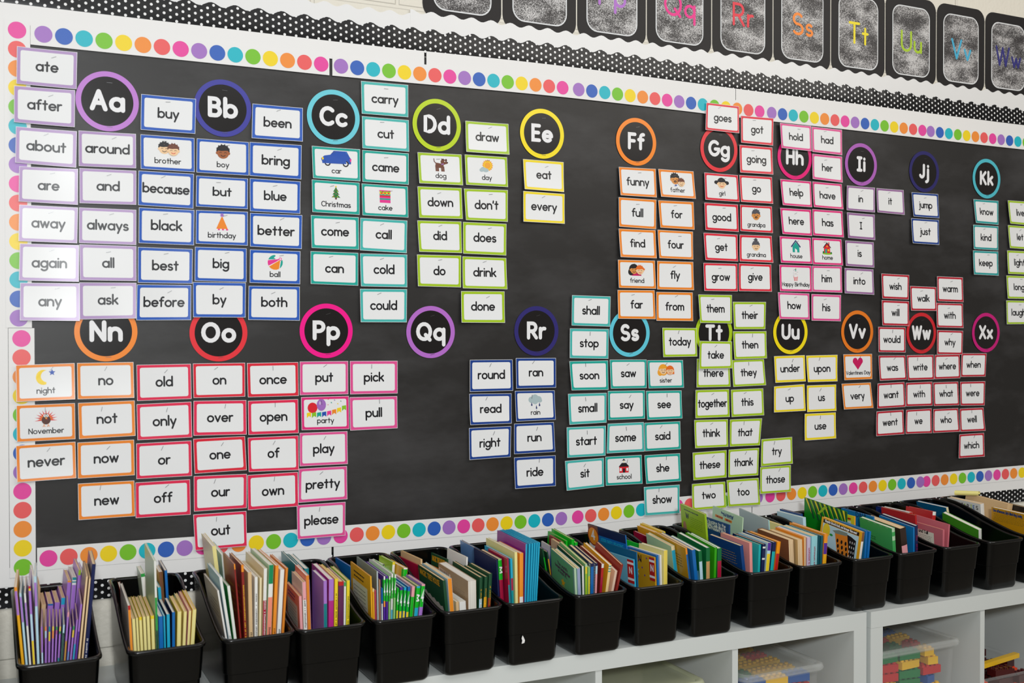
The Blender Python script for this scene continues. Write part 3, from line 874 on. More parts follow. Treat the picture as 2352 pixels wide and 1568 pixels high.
CARDS = '''
ate:4823 20149 5929 20153 5908 19405 4809 19408|after:4767 19366 5879 19386 5870 18637 4761 18649|about:4795 18571 5911 18565 5893 17830 4779 17860|are:4851 17793 5929 17811 5920 17084 4835 17099|around:5945 18589 7047 18605 7044 17894 5944 17867|and:5958 17834 7051 17849 7045 17145 5957 17125|buy:7156 19437 8259 19438 8234 18695 7137 18695|brother:7139 18606 8223 18610 8218 17890 7136 17889|because:7095 17854 8207 17857 8190 17120 7081 17139|boy:8274 18611 9366 18611 9364 17892 8263 17890|but:8260 17824 9344 17824 9333 17166 8244 17169|been:9448 19448 10555 19451 10544 18708 9422 18699|bring:9389 18618 10529 18633 10515 17878 9378 17890|blue:9386 17835 10500 17831 10481 17118 9380 17121|away:4847 17038 5925 17034 5904 16311 4829 16321|always:5949 17041 7047 17043 7041 16318 5943 16323|black:7099 17097 8214 17093 8198 16348 7087 16357|birthday:8249 17095 9336 17110 9330 16380 8238 16385|better:9389 17090 10533 17092 10513 16344 9380 16362|again:4852 16273 5940 16278 5932 15537 4831 15545|all:5950 16297 7044 16294 7038 15573 5954 15569|best:7077 16279 8176 16271 8162 15539 7068 15539|big:8227 16321 9310 16320 9302 15592 8213 15600|ball:9383 16300 10490 16295 10476 15568 9369 15580|any:4854 15499 5946 15508 5942 14748 4845 14755|ask:5944 15526 7040 15538 7032 14804 5945 14779|before:7053 15504 8143 15511 8132 14772 7036 14763|by:8178 15575 9288 15578 9271 14831 8175 14832|both:9352 15515 10473 15516 10467 14766 9338 14780|night:4763 13875 5842 13900 5848 13171 4773 13151|no:5891 13899 6976 13904 6985 13166 5897 13167|old:7037 13844 8128 13849 8139 13108 7044 13097|on:8171 13854 9268 13854 9262 13125 8179 13126|once:9309 13845 10435 13851 10439 13106 9323 13107|November:4770 13080 5845 13092 5851 12365 4777 12353|not:5906 13090 6995 13110 7007 12379 5920 12359|only:7036 13028 8136 13048 8148 12295 7045 12286|over:8181 13063 9290 13046 9290 12305 8173 12329|open:9329 13028 10430 13034 10436 12283 9332 12294|never:4758 12284 5851 12312 5862 11579 4773 11559|now:5892 12289 6981 12299 6988 11565 5893 11561|or:7022 12217 8132 12227 8140 11479 7021 11482|one:8172 12260 9259 12269 9290 11535 8193 11522|of:9320 12233 10433 12231 10433 11470 9329 11493|new:5895 11458 6980 11453 6991 10718 5901 10721|off:7002 11408 8102 11407 8109 10661 7004 10673|our:8180 11468 9298 11450 9287 10714 8179 10722|own:9306 11424 10416 11428 10422 10667 9312 10667|out:8160 10660 9278 10652 9284 9898 8192 9899|carry:11899 20182 13032 20203 13031 19460 11912 19446|cut:11918 19391 13046 19395 13048 18666 11922 18665|came:11928 18631 13045 18630 13037 17906 11923 17909|car:10755 18635 11867 18638 11862 17912 10771 17919|Christmas:10753 17892 11853 17882 11851 17158 10762 17172|cake:11905 17870 13015 17866 13026 17149 11922 17152|draw:14469 19500 15601 19517 15611 18774 14475 18762|dog:13260 18673 14371 18697 14397 17970 13294 17954|day:14455 18705 15569 18718 15592 17998 14484 17990|down:13258 17883 14373 17907 14392 17176 13289 17154|don't:14434 17898 15589 17926 15578 17159 14476 17155|eat:16004 18704 17131 18704 17124 17960 16032 17972|every:16010 17930 17157 17919 17146 17177 15999 17183|come:10727 17101 11830 17104 11828 16371 10736 16374|call:11875 17094 13007 17079 12980 16327 11858 16358|did:13253 17095 14366 17116 14371 16371 13291 16369|does:14409 17109 15553 17111 15532 16347 14401 16360|can:10721 16305 11821 16298 11813 15559 10719 15581|cold:11867 16290 13002 16297 12991 15542 11878 15545|do:13242 16304 14358 16313 14350 15561 13263 15571|drink:14395 16295 15546 16288 15559 15533 14387 15540|could:11859 15489 12991 15497 12973 14733 11869 14734|done:14353 15472 15493 15482 15489 14725 14349 14729|put:10471 13862 11580 13858 11578 13111 10469 13119|pick:11620 13857 12759 13847 12754 13097 11621 13107|party:10498 13075 11590 13073 11601 12325 10504 12346|pull:11612 13040 12751 13034 12752 12295 11622 12289|play:10463 12284 11558 12277 11556 11539 10455 11549|pretty:10437 11496 11541 11493 11539 10748 10414 10748|please:10385 10698 11499 10690 11482 9938 10391 9945|round:14580 13843 15708 13837 15718 13082 14572 13084|ran:15796 13870 16903 13859 16903 13127 15806 13130|read:14568 13035 15687 13016 15672 12293 14578 12296|rain:15774 13074 16867 13058 16889 12335 15798 12332|right:14551 12223 15668 12224 15643 11479 14556 11466|run:15756 12277 16848 12275 16888 11538 15752 11539|ride:15749 11458 16892 11451 16877 10699 15759 10700|goes:21421 20560 22499 20554 22501 19832 21389 19837|got:22569 20319 23690 20341 23665 19590 22575 19590|going:22549 19532 23665 19541 23681 18799 22551 18785|funny:18722 18689 19840 18709 19861 17972 18765 17971|father:19928 18714 21036 18721 21095 18000 19997 18000|girl:21387 18715 22490 18711 22544 17991 21414 17996|go:22547 18718 23659 18730 23679 17999 22579 17997|full:18726 17922 19869 17915 19850 17150 18731 17174|for:19929 17905 21041 17918 21067 17188 19990 17199|find:18719 17125 19834 17126 19850 16398 18755 16400|four:19910 17142 21022 17135 21015 16399 19947 16407|friend:18700 16333 19818 16340 19851 15612 18720 15618|fly:19891 16335 21023 16338 21033 15593 19875 15596|far:18701 15565 19823 15575 19848 14826 18713 14835|from:19876 15532 21020 15534 21022 14778 19868 14785|good:21388 17918 22492 17918 22520 17186 21419 17198|grandpa:22562 17922 23648 17926 23681 17198 22568 17209|get:21373 17121 22490 17111 22496 16387 21417 16400|grandma:22555 17114 23650 17119 23679 16383 22531 16392|grow:21370 16323 22487 16328 22485 15583 21385 15581|give:22535 16343 23643 16336 23641 15592 22515 15590|shall:17361 15416 18481 15397 18459 14634 17343 14663|them:21183 15482 22285 15482 22283 14721 21239 14733|their:22338 15301 23462 15309 23437 14563 22374 14560|stop:17306 14589 18432 14572 18409 13819 17291 13850|today:20066 14603 21147 14596 21161 13844 20083 13840|take:21215 14256 22267 14232 22268 13516 21178 13511|then:22335 14508 23464 14509 23457 13766 22354 13752|soon:17291 13772 18413 13776 18410 13036 17343 13047|saw:18459 13795 19570 13783 19570 13049 18490 13060|sister:19590 13766 20700 13754 20726 13030 19622 13038|there:21165 13782 22237 13761 22261 13016 21146 13023|they:22307 13732 23390 13746 23442 13030 22326 13011|small:17254 12960 18375 12956 18353 12206 17280 12194|say:18414 13001 19527 12988 19531 12261 18418 12263|see:19559 12974 20664 12958 20670 12225 19571 12226|together:21113 12957 22209 12953 22215 12208 21089 12212|this:22270 12934 23366 12944 23395 12207 22289 12199|start:17213 12129 18349 12124 18334 11368 17224 11372|some:18399 12172 19484 12172 19501 11414 18364 11422|said:19512 12151 20629 12148 20642 11417 19524 11416|think:21068 12165 22172 12144 22165 11407 21078 11419|that:22232 12134 23323 12125 23236 11393 22213 11404|sit:17169 11294 18296 11314 18288 10587 17206 10555|school:18338 11335 19429 11327 19446 10585 18342 10604|she:19505 11313 20613 11309 20631 10580 19541 10576|these:21028 11301 22139 11313 22132 10580 21046 10571|thank:22200 11321 23236 11322 23185 10575 22171 10581|try:23280 11558 24351 11573 24363 10832 23247 10817|those:23220 10800 24289 10797 24269 10061 23195 10073|show:19482 10496 20598 10487 20583 9740 19502 9755|two:20975 10480 22059 10476 22074 9780 20968 9790|too:22107 10512 23189 10507 23240 9768 22160 9791|hold:23891 20227 24996 20228 25013 19530 23943 19543|had:25043 20224 26154 20219 26152 19501 25060 19519|her:25088 19474 26177 19466 26180 18726 25077 18766|help:23945 18698 25044 18692 25052 17970 24007 17980|have:25082 18694 26156 18684 26188 17966 25098 17980|in:26365 18659 27434 18653 27407 17938 26329 17951|it:27485 18648 28553 18647 28577 17920 27503 17946|jump:28876 18604 29960 18605 29991 17883 28937 17890|here:23948 17905 25047 17904 25064 17171 24009 17186|has:25085 17924 26193 17918 26225 17170 25092 17187|house:23932 17126 25041 17116 25076 16387 23957 16394|home:25083 17125 26162 17116 26214 16372 25104 16377|Happy_Birthday:23925 16343 25062 16336 25070 15605 23932 15607|him:25076 16340 26165 16348 26168 15598 25065 15609|how:23882 15581 24999 15560 24997 14830 23921 14845|his:25070 15547 26159 15532 26138 14785 25063 14801|I:26358 17892 27413 17874 27426 17138 26391 17165|is:26308 17088 27391 17073 27410 16341 26326 16367|into:26297 16307 27390 16288 27414 15555 26290 15585|just:28864 17837 29996 17832 29974 17084 28894 17098|know:31479 18536 32579 18537 32562 17795 31568 17813|kind:31473 17754 32579 17751 32561 17005 31484 17011|keep:31456 16967 32567 16965 32550 16215 31466 16228|wish:27703 16178 28805 16156 28783 15431 27732 15454|will:27717 15404 28804 15378 28782 14649 27726 14671|walk:28838 15835 29906 15817 29894 15105 28853 15106|warm:29947 16141 31031 16132 31047 15377 29952 15397|with:29925 15346 31036 15333 31024 14590 29908 14610|why:29957 14528 31047 14503 31018 13778 29945 13803|would:27579 14626 28657 14610 28656 13867 27588 13890|was:27593 13791 28651 13783 28686 13073 27617 13058|write:28703 13786 29799 13789 29788 13053 28723 13049|where:29869 13784 30918 13784 30940 13063 29847 13055|when:30990 13818 32078 13806 32020 13089 30951 13099|live:32974 18577 34071 18581 34077 17833 33056 17852|let:32992 17805 34077 17800 34083 17073 33061 17090|light:32968 17014 34072 17011 34077 16275 32991 16281|long:32945 16231 34054 16229 34059 15506 32985 15510|laugh:32933 15452 34048 15448 34053 14715 32956 14706|under:23747 13819 24837 13835 24863 13101 23785 13086|upon:24874 13824 26025 13832 25995 13079 24910 13078|Valentines_Day:26249 13841 27341 13843 27350 13113 26286 13103|up:23754 12985 24830 13024 24870 12277 23743 12270|us:24910 12985 25985 12989 25964 12240 24894 12240|use:24847 12195 25984 12195 25977 11455 24826 11443|very:26194 13002 27300 13014 27399 12273 26275 12266|want:27562 12978 28619 12999 28659 12262 27545 12249|with:28692 12971 29766 12981 29765 12264 28675 12276|what:29804 12957 30857 12960 30889 12240 29819 12251|were:30929 12951 32021 12946 31986 12200 30939 12226|went:27536 12163 28602 12179 28611 11458 27499 11450|we:28691 12172 29728 12180 29722 11444 28648 11464|who:29809 12154 30851 12154 30895 11436 29765 11446|well:30918 12132 31947 12133 32008 11416 30922 11427|which:30901 11349 31969 11350 31991 10617 30866 10622
'''
for i, line in enumerate(CARDS.strip().split('|')):
    w, q = line.split(':')
    make_card(w, [int(v) for v in q.split()], i)

# ------------------------------------------------------------------ round letter badges
for i, (nm, bx, bz) in enumerate([('Aa', 0.6502, 1.9232), ('Bb', 0.8825, 1.9299), ('Cc', 1.1264, 1.9319), ('Dd', 1.3758, 1.9345), ('Ee', 1.6544, 1.9362), ('Ff', 1.9274, 1.9371), ('Gg', 2.1889, 1.9374), ('Hh', 2.4483, 1.9325), ('Ii', 2.6927, 1.9296), ('Jj', 2.9426, 1.9249), ('Kk', 3.2075, 1.9201), ('Nn', 0.6453, 1.4531), ('Oo', 0.8718, 1.4499), ('Pp', 1.1086, 1.4539), ('Qq', 1.3596, 1.4507), ('Rr', 1.6386, 1.4526), ('Ss', 1.9078, 1.4468), ('Tt', 2.1733, 1.4461), ('Uu', 2.4347, 1.4479), ('Vv', 2.6805, 1.4488), ('Ww', 2.9336, 1.444), ('Xx', 3.208, 1.4448)]):
    rr = random.Random(i + 90)
    rgb, cn = RING[nm]
    rm = mat('ring_' + nm, rgb, 0.28)
    y = -0.0016
    Rb = 0.0608
    mb = MB()
    circ = [(math.cos(2 * math.pi * k / 72), math.sin(2 * math.pi * k / 72)) for k in range(72)]
    mb.poly([(bx + Rb * c, y, bz + Rb * s) for c, s in circ], M_BADGE)
    mb.grid([[(bx + Rb * c, y, bz + Rb * s) for c, s in circ], [(bx + Rb * c, 0, bz + Rb * s) for c, s in circ]], M_BADGE, False, True)
    root = mb.build('letter_badge')
    hidden = {'Nn': ', top hidden by the ask card', 'Oo': ', top hidden by the by card', 'Tt': ', behind the take card'}.get(nm, '')
    tag(root, 'round black badge with %s ring and white letters %s%s' % (cn, nm, hidden), 'letter badge', 'round letter badges')
    mb = MB()
    mb.grid([[(bx + Rb * 1.002 * c, y - 0.0003, bz + Rb * 1.002 * s) for c, s in circ], [(bx + Rb * 0.828 * c, y - 0.0003, bz + Rb * 0.828 * s) for c, s in circ]], rm, False, True)
    mb.build('ring', root)
    mb = MB()
    u = 0.00282
    mb.text(text_polys(nm, u, 3.2, 4.0, 0.078), lambda p: (bx + p[0], y - 0.0005, bz - 0.021 + p[1]), M_CHALKW)
    mb.build('lettering', root)
    for dz in (0.038, -0.052):
        ang = rr.uniform(-0.1, 0.35)
        dx, d2 = math.cos(ang) * 0.0055, math.sin(ang) * 0.0055
        mb = MB()
        mb.box((-1, -1, -1), (1, 1, 1), M_STAPLE, lambda p: (bx + 0.004 + p[0] * dx - p[2] * math.sin(ang) * 0.0003, y - 0.0009 + p[1] * 0.0005, bz + dz + p[0] * d2 + p[2] * math.cos(ang) * 0.0003))
        mb.build('staple', root)

# ------------------------------------------------------------------ white cube shelves
M_SHELF = mat('white_laminate', (212, 217, 215), 0.42)
M_SHELFIN = M_SHELF


def bev(o, w):
    m = o.modifiers.new('bevel', 'BEVEL')
    m.width = w
    m.segments = 2
    m.limit_method = 'ANGLE'


def cube_shelf(loc, rot, label, side_full):
    """four cubes wide, two high; origin at the floor, front right corner. side_full: the sides run up past the top panel"""
    t = thing('cube_shelf', label, 'shelf', loc, (0, 0, rot), 'white cube shelves')
    W, H, Dp, T, th = 1.490, 0.77, 0.385, 0.040, 0.016
    def pt(name, lo, hi):
        mb = MB()
        mb.box(lo, hi, M_SHELF)
        bev(mb.build(name, t), 0.0012)
    s = T if side_full else 0
    pt('top_panel', (-W + s, 0, H - T), (-s, Dp, H))
    pt('bottom_panel', (-W + s, 0, 0), (-s, Dp, T))
    zt = H if side_full else H - T - 0.0003
    zb = 0 if side_full else T + 0.0003
    pt('side_panel', (-W, 0.0008, zb), (-W + T - 0.0003, Dp, zt))
    pt('side_panel', (-T + 0.0003, 0.0008, zb), (0, Dp, zt))
    cell = (W - 2 * T - 3 * th) / 4
    for k in range(3):
        x = -W + T + cell * (k + 1) + th * k
        pt('divider', (x, 0.003, T), (x + th, Dp, H - T))
    for k in range(4):
        x = -W + T + (cell + th) * k
        pt('cube_board', (x + 0.0003, 0.003, H / 2 - th / 2), (x + cell - 0.0003, Dp, H / 2 + th / 2))
    return t


cube_shelf((2.339, -0.390, 0), -0.02, 'white cube shelf under the middle bins, four cubes wide', True)
cube_shelf((3.8395, -0.393, 0), 0, 'white cube shelf at the right end, holding the clear box of bricks', False)
cube_shelf((0.846, -0.395, 0), 0, 'white cube shelf at the left end under the first two full bins', True)

# ------------------------------------------------------------------ black book bins
M_BIN = mat('black_plastic', (4, 5, 5), 0.2, 0.3)
M_BINRIM = mat('black_plastic_rim', (6, 6, 6), 0.22, 0.45)


def rim_h(t):
    """rim height above the shelf, t = depth from the front"""
    for (a, za), (b, zb) in zip(RIM, RIM[1:]):
        if t <= b:
            return za + (zb - za) * (t - a) / (b - a)
    return RIM[-1][1]


RIM = [(0, 0.132), (0.03, 0.1335), (0.065, 0.139), (0.10, 0.148), (0.14, 0.1595), (0.18, 0.173), (0.22, 0.185), (0.25, 0.1915), (0.275, 0.194), (0.4, 0.194)]


def bin_mesh():
    D = 0.31
    n = 7

    def ring(h, hx, y0, y1, r):
        """closed ring, dense along the long sides"""
        pts = []
        cs = [(hx - r, y1 - r, 0), (-hx + r, y1 - r, 90), (-hx + r, y0 + r, 180), (hx - r, y0 + r, 270)]
        for i, (cx, cy, a) in enumerate(cs):
            arc = [(cx + r * math.cos(math.radians(a + 90 * k / n)), cy + r * math.sin(math.radians(a + 90 * k / n))) for k in range(n + 1)]
            pts += arc
            nx = cs[(i + 1) % 4]
            a2 = nx[2]
            e = (nx[0] + r * math.cos(math.radians(a2)), nx[1] + r * math.sin(math.radians(a2)))
            m = 14 if i % 2 else 3
            for k in range(1, m):
                pts.append((arc[-1][0] + (e[0] - arc[-1][0]) * k / m, arc[-1][1] + (e[1] - arc[-1][1]) * k / m))
        return [(x, y, h(y) if callable(h) else h) for x, y in pts]

    def lev(f, off):
        """f: 0 floor .. 1 rim"""
        hx = 0.0562 + 0.0063 * f - off
        y0 = 0.012 * (1 - f) + off
        y1 = D - 0.006 * (1 - f) - off
        return hx, y0, y1, 0.016 - min(off, 0.006)

    Hm = lambda f: (lambda y: rim_h(y) * f)
    body = MB()
    hx, y0, y1, r = lev(0, 0)
    body.poly(ring(0.0, hx - 0.004, y0 + 0.004, y1 - 0.004, r - 0.002)[::-1], M_BIN)
    outer = [ring(0.0, hx - 0.004, y0 + 0.004, y1 - 0.004, r - 0.002), ring(0.003, hx - 0.001, y0 + 0.001, y1 - 0.001, r), ring(0.008, *lev(0.05, 0)), ring(0.064, *lev(0.42, 0.0)), ring(0.0655, *lev(0.45, -0.0016)), ring(Hm(0.75), *lev(0.75, -0.0016)), ring(Hm(0.97), *lev(0.97, -0.0016))]
    body.grid(outer[:4][::-1], M_BIN, True, True)
    body.grid(outer[3:5][::-1], M_BIN, False, True)
    body.grid(outer[4:][::-1], M_BIN, True, True)
    inner = [ring(Hm(0.97), *lev(0.97, 0.002)), ring(0.066, *lev(0.45, 0.002)), ring(0.006, *lev(0.03, 0.002))]
    body.grid(inner[::-1], M_BIN, True, True)
    body.poly(ring(0.005, *lev(0.02, 0.003)), M_BIN)
    rim = MB()
    a = lambda o, dz: ring(lambda y: rim_h(y) + dz, *(lambda q: (q[0], q[1], q[2], 0.019))(lev(1, o)))
    prof = [(0.002, -0.006), (-0.0016, -0.008), (-0.0045, -0.0072), (-0.0052, -0.004), (-0.0045, -0.001), (-0.002, 0.0), (0.001, -0.0008), (0.0024, -0.004), (0.002, -0.006)]
    rim.grid([a(o, dz) for o, dz in prof][::-1], M_BINRIM, True, True)
    return body, rim


BINX = [0.365, 0.53, 0.704, 0.865, 1.002, 1.148, 1.291, 1.432, 1.588, 1.736, 1.886, 2.046, 2.197, 2.365, 2.515, 2.673, 2.836, 2.995]
BINDESC = ['cut off by the left edge of the frame', 'holding lilac-spined books, first full bin from the left', 'holding pale yellow spines, second full bin from the left', 'with two dark red books, third full bin from the left',
           'with a peach-covered book in front, fourth full bin', 'holding books with green spine stickers, fifth full bin', 'holding dark green chapter books, sixth full bin', 'holding six tall light blue books, seventh full bin',
           'with a small chip of white on a worn front nearby, eighth full bin', 'with red and white striped spines, ninth full bin', 'holding books with jagged green tops, tenth full bin', 'with navy, pink and turquoise books, eleventh full bin', 'holding mostly tan page edges, twelfth full bin',
           'with a framed building picture book, thirteenth full bin', 'with a green book and a brown spine, fourteenth full bin', 'with two rose pink books, fifteenth full bin', 'nearly empty, with blue and green books leaning left', 'at the right edge of the frame with a gold-covered book']
BINDESC[8] = 'with a mint-covered book at its front left, eighth full bin'
body, rim = bin_mesh()
proto = thing('book_bin', '', 'book bin', (0, 0, 0), (0, 0, 0), 'black book bins along the shelf top')
b0 = body.build('body', proto)
r0 = rim.build('rim', proto)
BINOBJ = []
for i, x in enumerate(BINX):
    o = proto if i == 0 else copy_tree(proto)
    o.location = (x, [-0.396, -0.396, -0.396, -0.396, -0.396, -0.396, -0.396, -0.396, -0.396, -0.396, -0.3943, -0.3926, -0.3909, -0.3891, -0.3874, -0.3857, -0.384, -0.384][i], 0.7705)
    o['label'] = 'black plastic book bin ' + BINDESC[i]
    BINOBJ.append(o)
mb = MB()
chip = [(-0.004, 0), (0.002, 0.001), (0.0035, 0.006), (0.001, 0.012), (-0.002, 0.017), (-0.004, 0.011), (-0.0025, 0.006)]
mb.poly([(-0.028 + p[0], 0.0042, 0.046 + p[1]) for p in chip], M_STRIP)
c = mb.build('paint_chip', BINOBJ[7])
c['label'] = 'small white chip on the bin front'

# ------------------------------------------------------------------ books
BC = {'li': ((172, 122, 208), 'lilac'), 'or': ((245, 150, 44), 'orange'), 'am': ((240, 176, 34), 'amber'), 'pb': ((188, 222, 236), 'pale blue'), 'wh': ((236, 235, 230), 'white'), 'ye': ((242, 214, 46), 'yellow'), 'te': ((24, 148, 152), 'teal'), 'gr': ((42, 160, 70), 'green'),
      'bg': ((14, 186, 34), 'bright green'), 'dg': ((30, 78, 50), 'dark green'), 'ta': ((224, 190, 142), 'tan'), 'br': ((130, 84, 56), 'brown'), 'nv': ((26, 36, 82), 'navy'), 'bl': ((22, 108, 184), 'blue'), 'cy': ((36, 172, 208), 'light blue'), 're': ((190, 34, 34), 'red'),
      'mr': ((146, 44, 38), 'dark red'), 'cr': ((172, 22, 62), 'crimson'), 'pk': ((238, 166, 172), 'pink'), 'mg': ((184, 44, 136), 'magenta'), 'pu': ((88, 46, 156), 'purple'), 'cm': ((238, 222, 178), 'cream'), 'py': ((240, 228, 152), 'pale yellow'), 'bk': ((22, 22, 24), 'black'),
      'lg': ((150, 206, 130), 'light green'), 'mi': ((186, 216, 182), 'mint'), 'pe': ((246, 146, 122), 'peach'), 'go': ((202, 152, 28), 'gold'), 'gs': ((196, 186, 176), 'grey'), 'sb': ((104, 148, 204), 'steel blue'), 'mv': ((176, 96, 150), 'mauve'), 'lm': ((160, 200, 40), 'lime'),
      'dt': ((20, 140, 90), 'green'), 'oo': ((226, 136, 44), 'orange'), 'tb': ((28, 132, 138), 'teal'), 'pl': ((98, 42, 84), 'plum'), 'gb': ((186, 200, 204), 'grey blue'), 'gk': ((128, 142, 132), 'grey green'), 'tn': ((176, 130, 104), 'brown'), 'mg2': ((92, 172, 96), 'green'),
      'cw': ((232, 226, 210), 'cream'), 'cb': ((172, 140, 106), 'tan'), 'mg3': ((140, 40, 138), 'purple'), 'sg': ((104, 170, 116), 'green'), 'pl2': ((160, 170, 206), 'pale blue'), 'pe2': ((246, 214, 156), 'peach'), 'pk2': ((232, 200, 178), 'pale pink'), 'tb2': ((14, 96, 140), 'deep blue'),
      'cy2': ((110, 186, 214), 'sky blue'), 'ye2': ((236, 212, 92), 'yellow'), 'dg2': ((16, 110, 60), 'green'), 'tn2': ((206, 160, 104), 'tan'), 'bg2': ((56, 170, 20), 'bright green'), 'bl2': ((18, 66, 128), 'dark blue'), 'pk3': ((242, 156, 150), 'salmon pink'), 'tq': ((30, 176, 178), 'turquoise'),
      'or2': ((248, 154, 12), 'orange'), 'ta2': ((214, 178, 118), 'tan'), 'li2': ((206, 190, 214), 'pale lilac'), 'pb2': ((150, 212, 220), 'pale blue'), 'dk': ((18, 88, 100), 'dark teal'), 'dg3': ((14, 120, 30), 'green'), 'lf': ((16, 140, 30), 'leaf green'), 'bl3': ((20, 122, 190), 'blue'),
      'gr2': ((70, 170, 92), 'green'), 'bb': ((54, 40, 34), 'dark brown'), 'nv2': ((26, 50, 124), 'navy'), 're2': ((190, 42, 46), 'red'), 'rs': ((204, 110, 122), 'rose pink'), 'gr3': ((74, 158, 40), 'green'), 'go2': ((206, 148, 20), 'gold')}


def bm(k):
    return mat('book_' + k, BC[k][0], 0.32)


BINP = ['bin at the left edge'] + ['%s full bin' % w for w in 'first second third fourth fifth sixth seventh eighth ninth tenth eleventh twelfth thirteenth fourteenth fifteenth sixteenth'.split()] + ['bin at the right edge']
ORDN = 'first second third fourth fifth sixth seventh eighth ninth tenth eleventh twelfth thirteenth fourteenth fifteenth sixteenth seventeenth eighteenth nineteenth twentieth'.split()
ROWN = {'f': 'front row', 'g': 'front row', 'm': 'middle row', 'n': 'middle row', 'b': 'back row'}
TXT = {'white': M_CHALKW, 'ink': M_INK}


def book(b, r, n, vis, x, y, z, t, w, h, lean, yaw, pitch, sp, cov, pg, ex):
    fore = ex.startswith('fore')
    bands = []
    rest = 1.0
    items = sp.split(',')
    for k in items:
        if '.' in k:
            c, f = k.split('.', 1)
            f = float('0.' + f)
        else:
            c, f = k, rest
        bands.append((c, f))
        rest -= f
    big = max(bands, key=lambda q: q[1])[0]
    desc = BC[big][1] + ('-spined' if BC[big][1] != BC[cov][1] else '')
    if fore:
        desc = 'pages-forward tan'
    kind = 'paperback' if (pg == 'p2' or t < 0.006) else 'book'
    lab = '%s %s, %s from left, %s of the %s' % (desc, kind, ORDN[n - 1], ROWN[r], BINP[b])
    if ex in BOOKLAB:
        lab = BOOKLAB[ex] + ', in the ' + BINP[b]
    root = thing('book', lab, 'book', (x, y, z), (0, 0, 0), 'books in the ' + BINP[b])
    root.rotation_mode = 'XYZ'
    root.matrix_world = Matrix.Translation((x, y, z)) @ Matrix.Rotation(yaw, 4, 'Z') @ Matrix.Rotation(lean, 4, 'Y') @ Matrix.Rotation(pitch, 4, 'X')
    hv = h * min(1.0, max(vis * 1.12, {'leaf': 0.75, 'way': 0.5}.get(ex, 0.42)))
    ct = 0.0005
    mb = MB()
    cm = bm(cov)
    # two boards and a slightly rounded spine
    mb.box((0, 0.0008, 0), (ct, w, h), cm)
    mb.box((t - ct, 0.0008, 0), (t, w, h), cm)
    if fore:
        mb.box((ct, w - 0.0006, 0), (t - ct, w, h), cm)
    else:
        zt = h
        for c, f in bands:
            zb = max(0, zt - f * h)
            m = bm(c)
            k = 4
            rows = []
            for zz in (zb, zt):
                rows.append([(t * q / k, 0.0009 - 0.0012 * math.sin(math.pi * q / k) * min(1, t / 0.006), zz) for q in range(k + 1)])
            mb.grid(rows, m)
            mb.grid([[(p[0], p[1] + 0.0005, p[2]) for p in q][::-1] for q in rows], m)
            zt = zb
    mb.build('cover', root)
    ph = h - 0.0012
    mb = MB()
    mb.box((ct * 1.02, 0.0016 if not fore else 0.0008, 0.0012), (t - ct * 1.02, w - 0.0012, ph), M_PAGE[pg])
    mb.build('page_block', root)
    sp_y = -0.0007

    def on_spine(polys, m, name='title'):
        """text polygons, x runs down the spine"""
        mb = MB()
        for q in polys:
            mb.poly([(t / 2 + p[1], sp_y, p[0]) for p in q], m)
        return mb

    def on_cover(mb, pts, m, d=0.0002):
        mb.poly([(-d, w * (1 - a), max(0.0, h - bq * hv)) for a, bq in pts], m)

    def cover_text(mb, s, a, bq, unit, m, maxw=None, wd=2.2, d=0.0004):
        mb.text(text_polys(s, unit, wd, 2.8, maxw), lambda p: (-d, w * (1 - a) - p[0], h - bq * hv + p[1]), m, (-1, 0, 0))

    def lines(mb, a0, a1, b0, n_, step, m, sd=1, d=0.0004, th=0.006):
        q = random.Random(sd)
        for i in range(n_):
            a = a0 + q.uniform(0, 0.03)
            while a < a1 - 0.03:
                L = q.uniform(0.02, 0.07)
                bq = b0 + step * i
                on_cover(mb, [(a, bq), (min(a + L, a1), bq), (min(a + L, a1), bq + th), (a, bq + th)], m, d)
                a += L + 0.016

    # spine titles
    q = random.Random(int(x * 1e4) + int(h * 1e5))
    tcol = {'tdark': M_INK, 'twhite': M_CHALKW, 'tred': bm('cr'), 'tblack': M_INK, 'tgold': bm('go'), 'title': bm('ye')}.get(ex)
    if not fore and t > 0.0042 and b > 0:
        big_m = tcol or (M_INK if sum(BC[big][0]) > 380 else M_CHALKW)
        mb = MB()
        zz = h * (0.86 if tcol else 0.52)
        end = h * (0.2 if tcol else 0.1)
        sz = min(t * 0.4, 0.0042)
        if 'lv' not in ex and big not in ('li',):
            while zz > end:
                L = q.uniform(0.0012, 0.0026)
                if q.random() > 0.16:
                    o_ = q.uniform(-0.2, 0.2) * sz
                    mb.poly([(t / 2 - sz / 2, sp_y, zz), (t / 2 - sz / 2, sp_y, zz - L * 0.45), (t / 2 + sz / 2 + o_, sp_y, zz - L * 0.45), (t / 2 + sz / 2 + o_, sp_y, zz)], big_m)
                    mb.poly([(t / 2 + o_, sp_y, zz - L * 0.4), (t / 2 + o_, sp_y, zz - L), (t / 2 + o_ + sz * 0.3, sp_y, zz - L), (t / 2 + o_ + sz * 0.3, sp_y, zz - L * 0.4)], big_m)
                zz -= L + 0.0007
            mb.build('title', root)
    if ex == 'lv':
        # white level letter on the green sticker
        mb = MB()
        g0 = 0
        for c, f in bands:
            if c == 'bg':
                zc = h * (1 - g0 - f * 0.5)
            g0 += f
        ch = 'M' if (t > 0.0076 and b == 7) or cov == 'mg2' else '4'
        if ch == 'M':
            mb.text(text_polys('M', 0.0011, 2.6), lambda p: (t / 2 + (p[1] - 0.007) * 0.38, sp_y, zc - p[0]), M_CHALKW)
        else:
            mb.text(text_polys('4', 0.0012, 2.6), lambda p: (t / 2 + p[0] * 0.42 * t / 0.006, sp_y, zc + (p[1] - 0.008) * 1.35), M_CHALKW)
        mb.build('level_letter', root)
        # the sticker wraps onto the visible cover
        mb = MB()
        g0 = 0
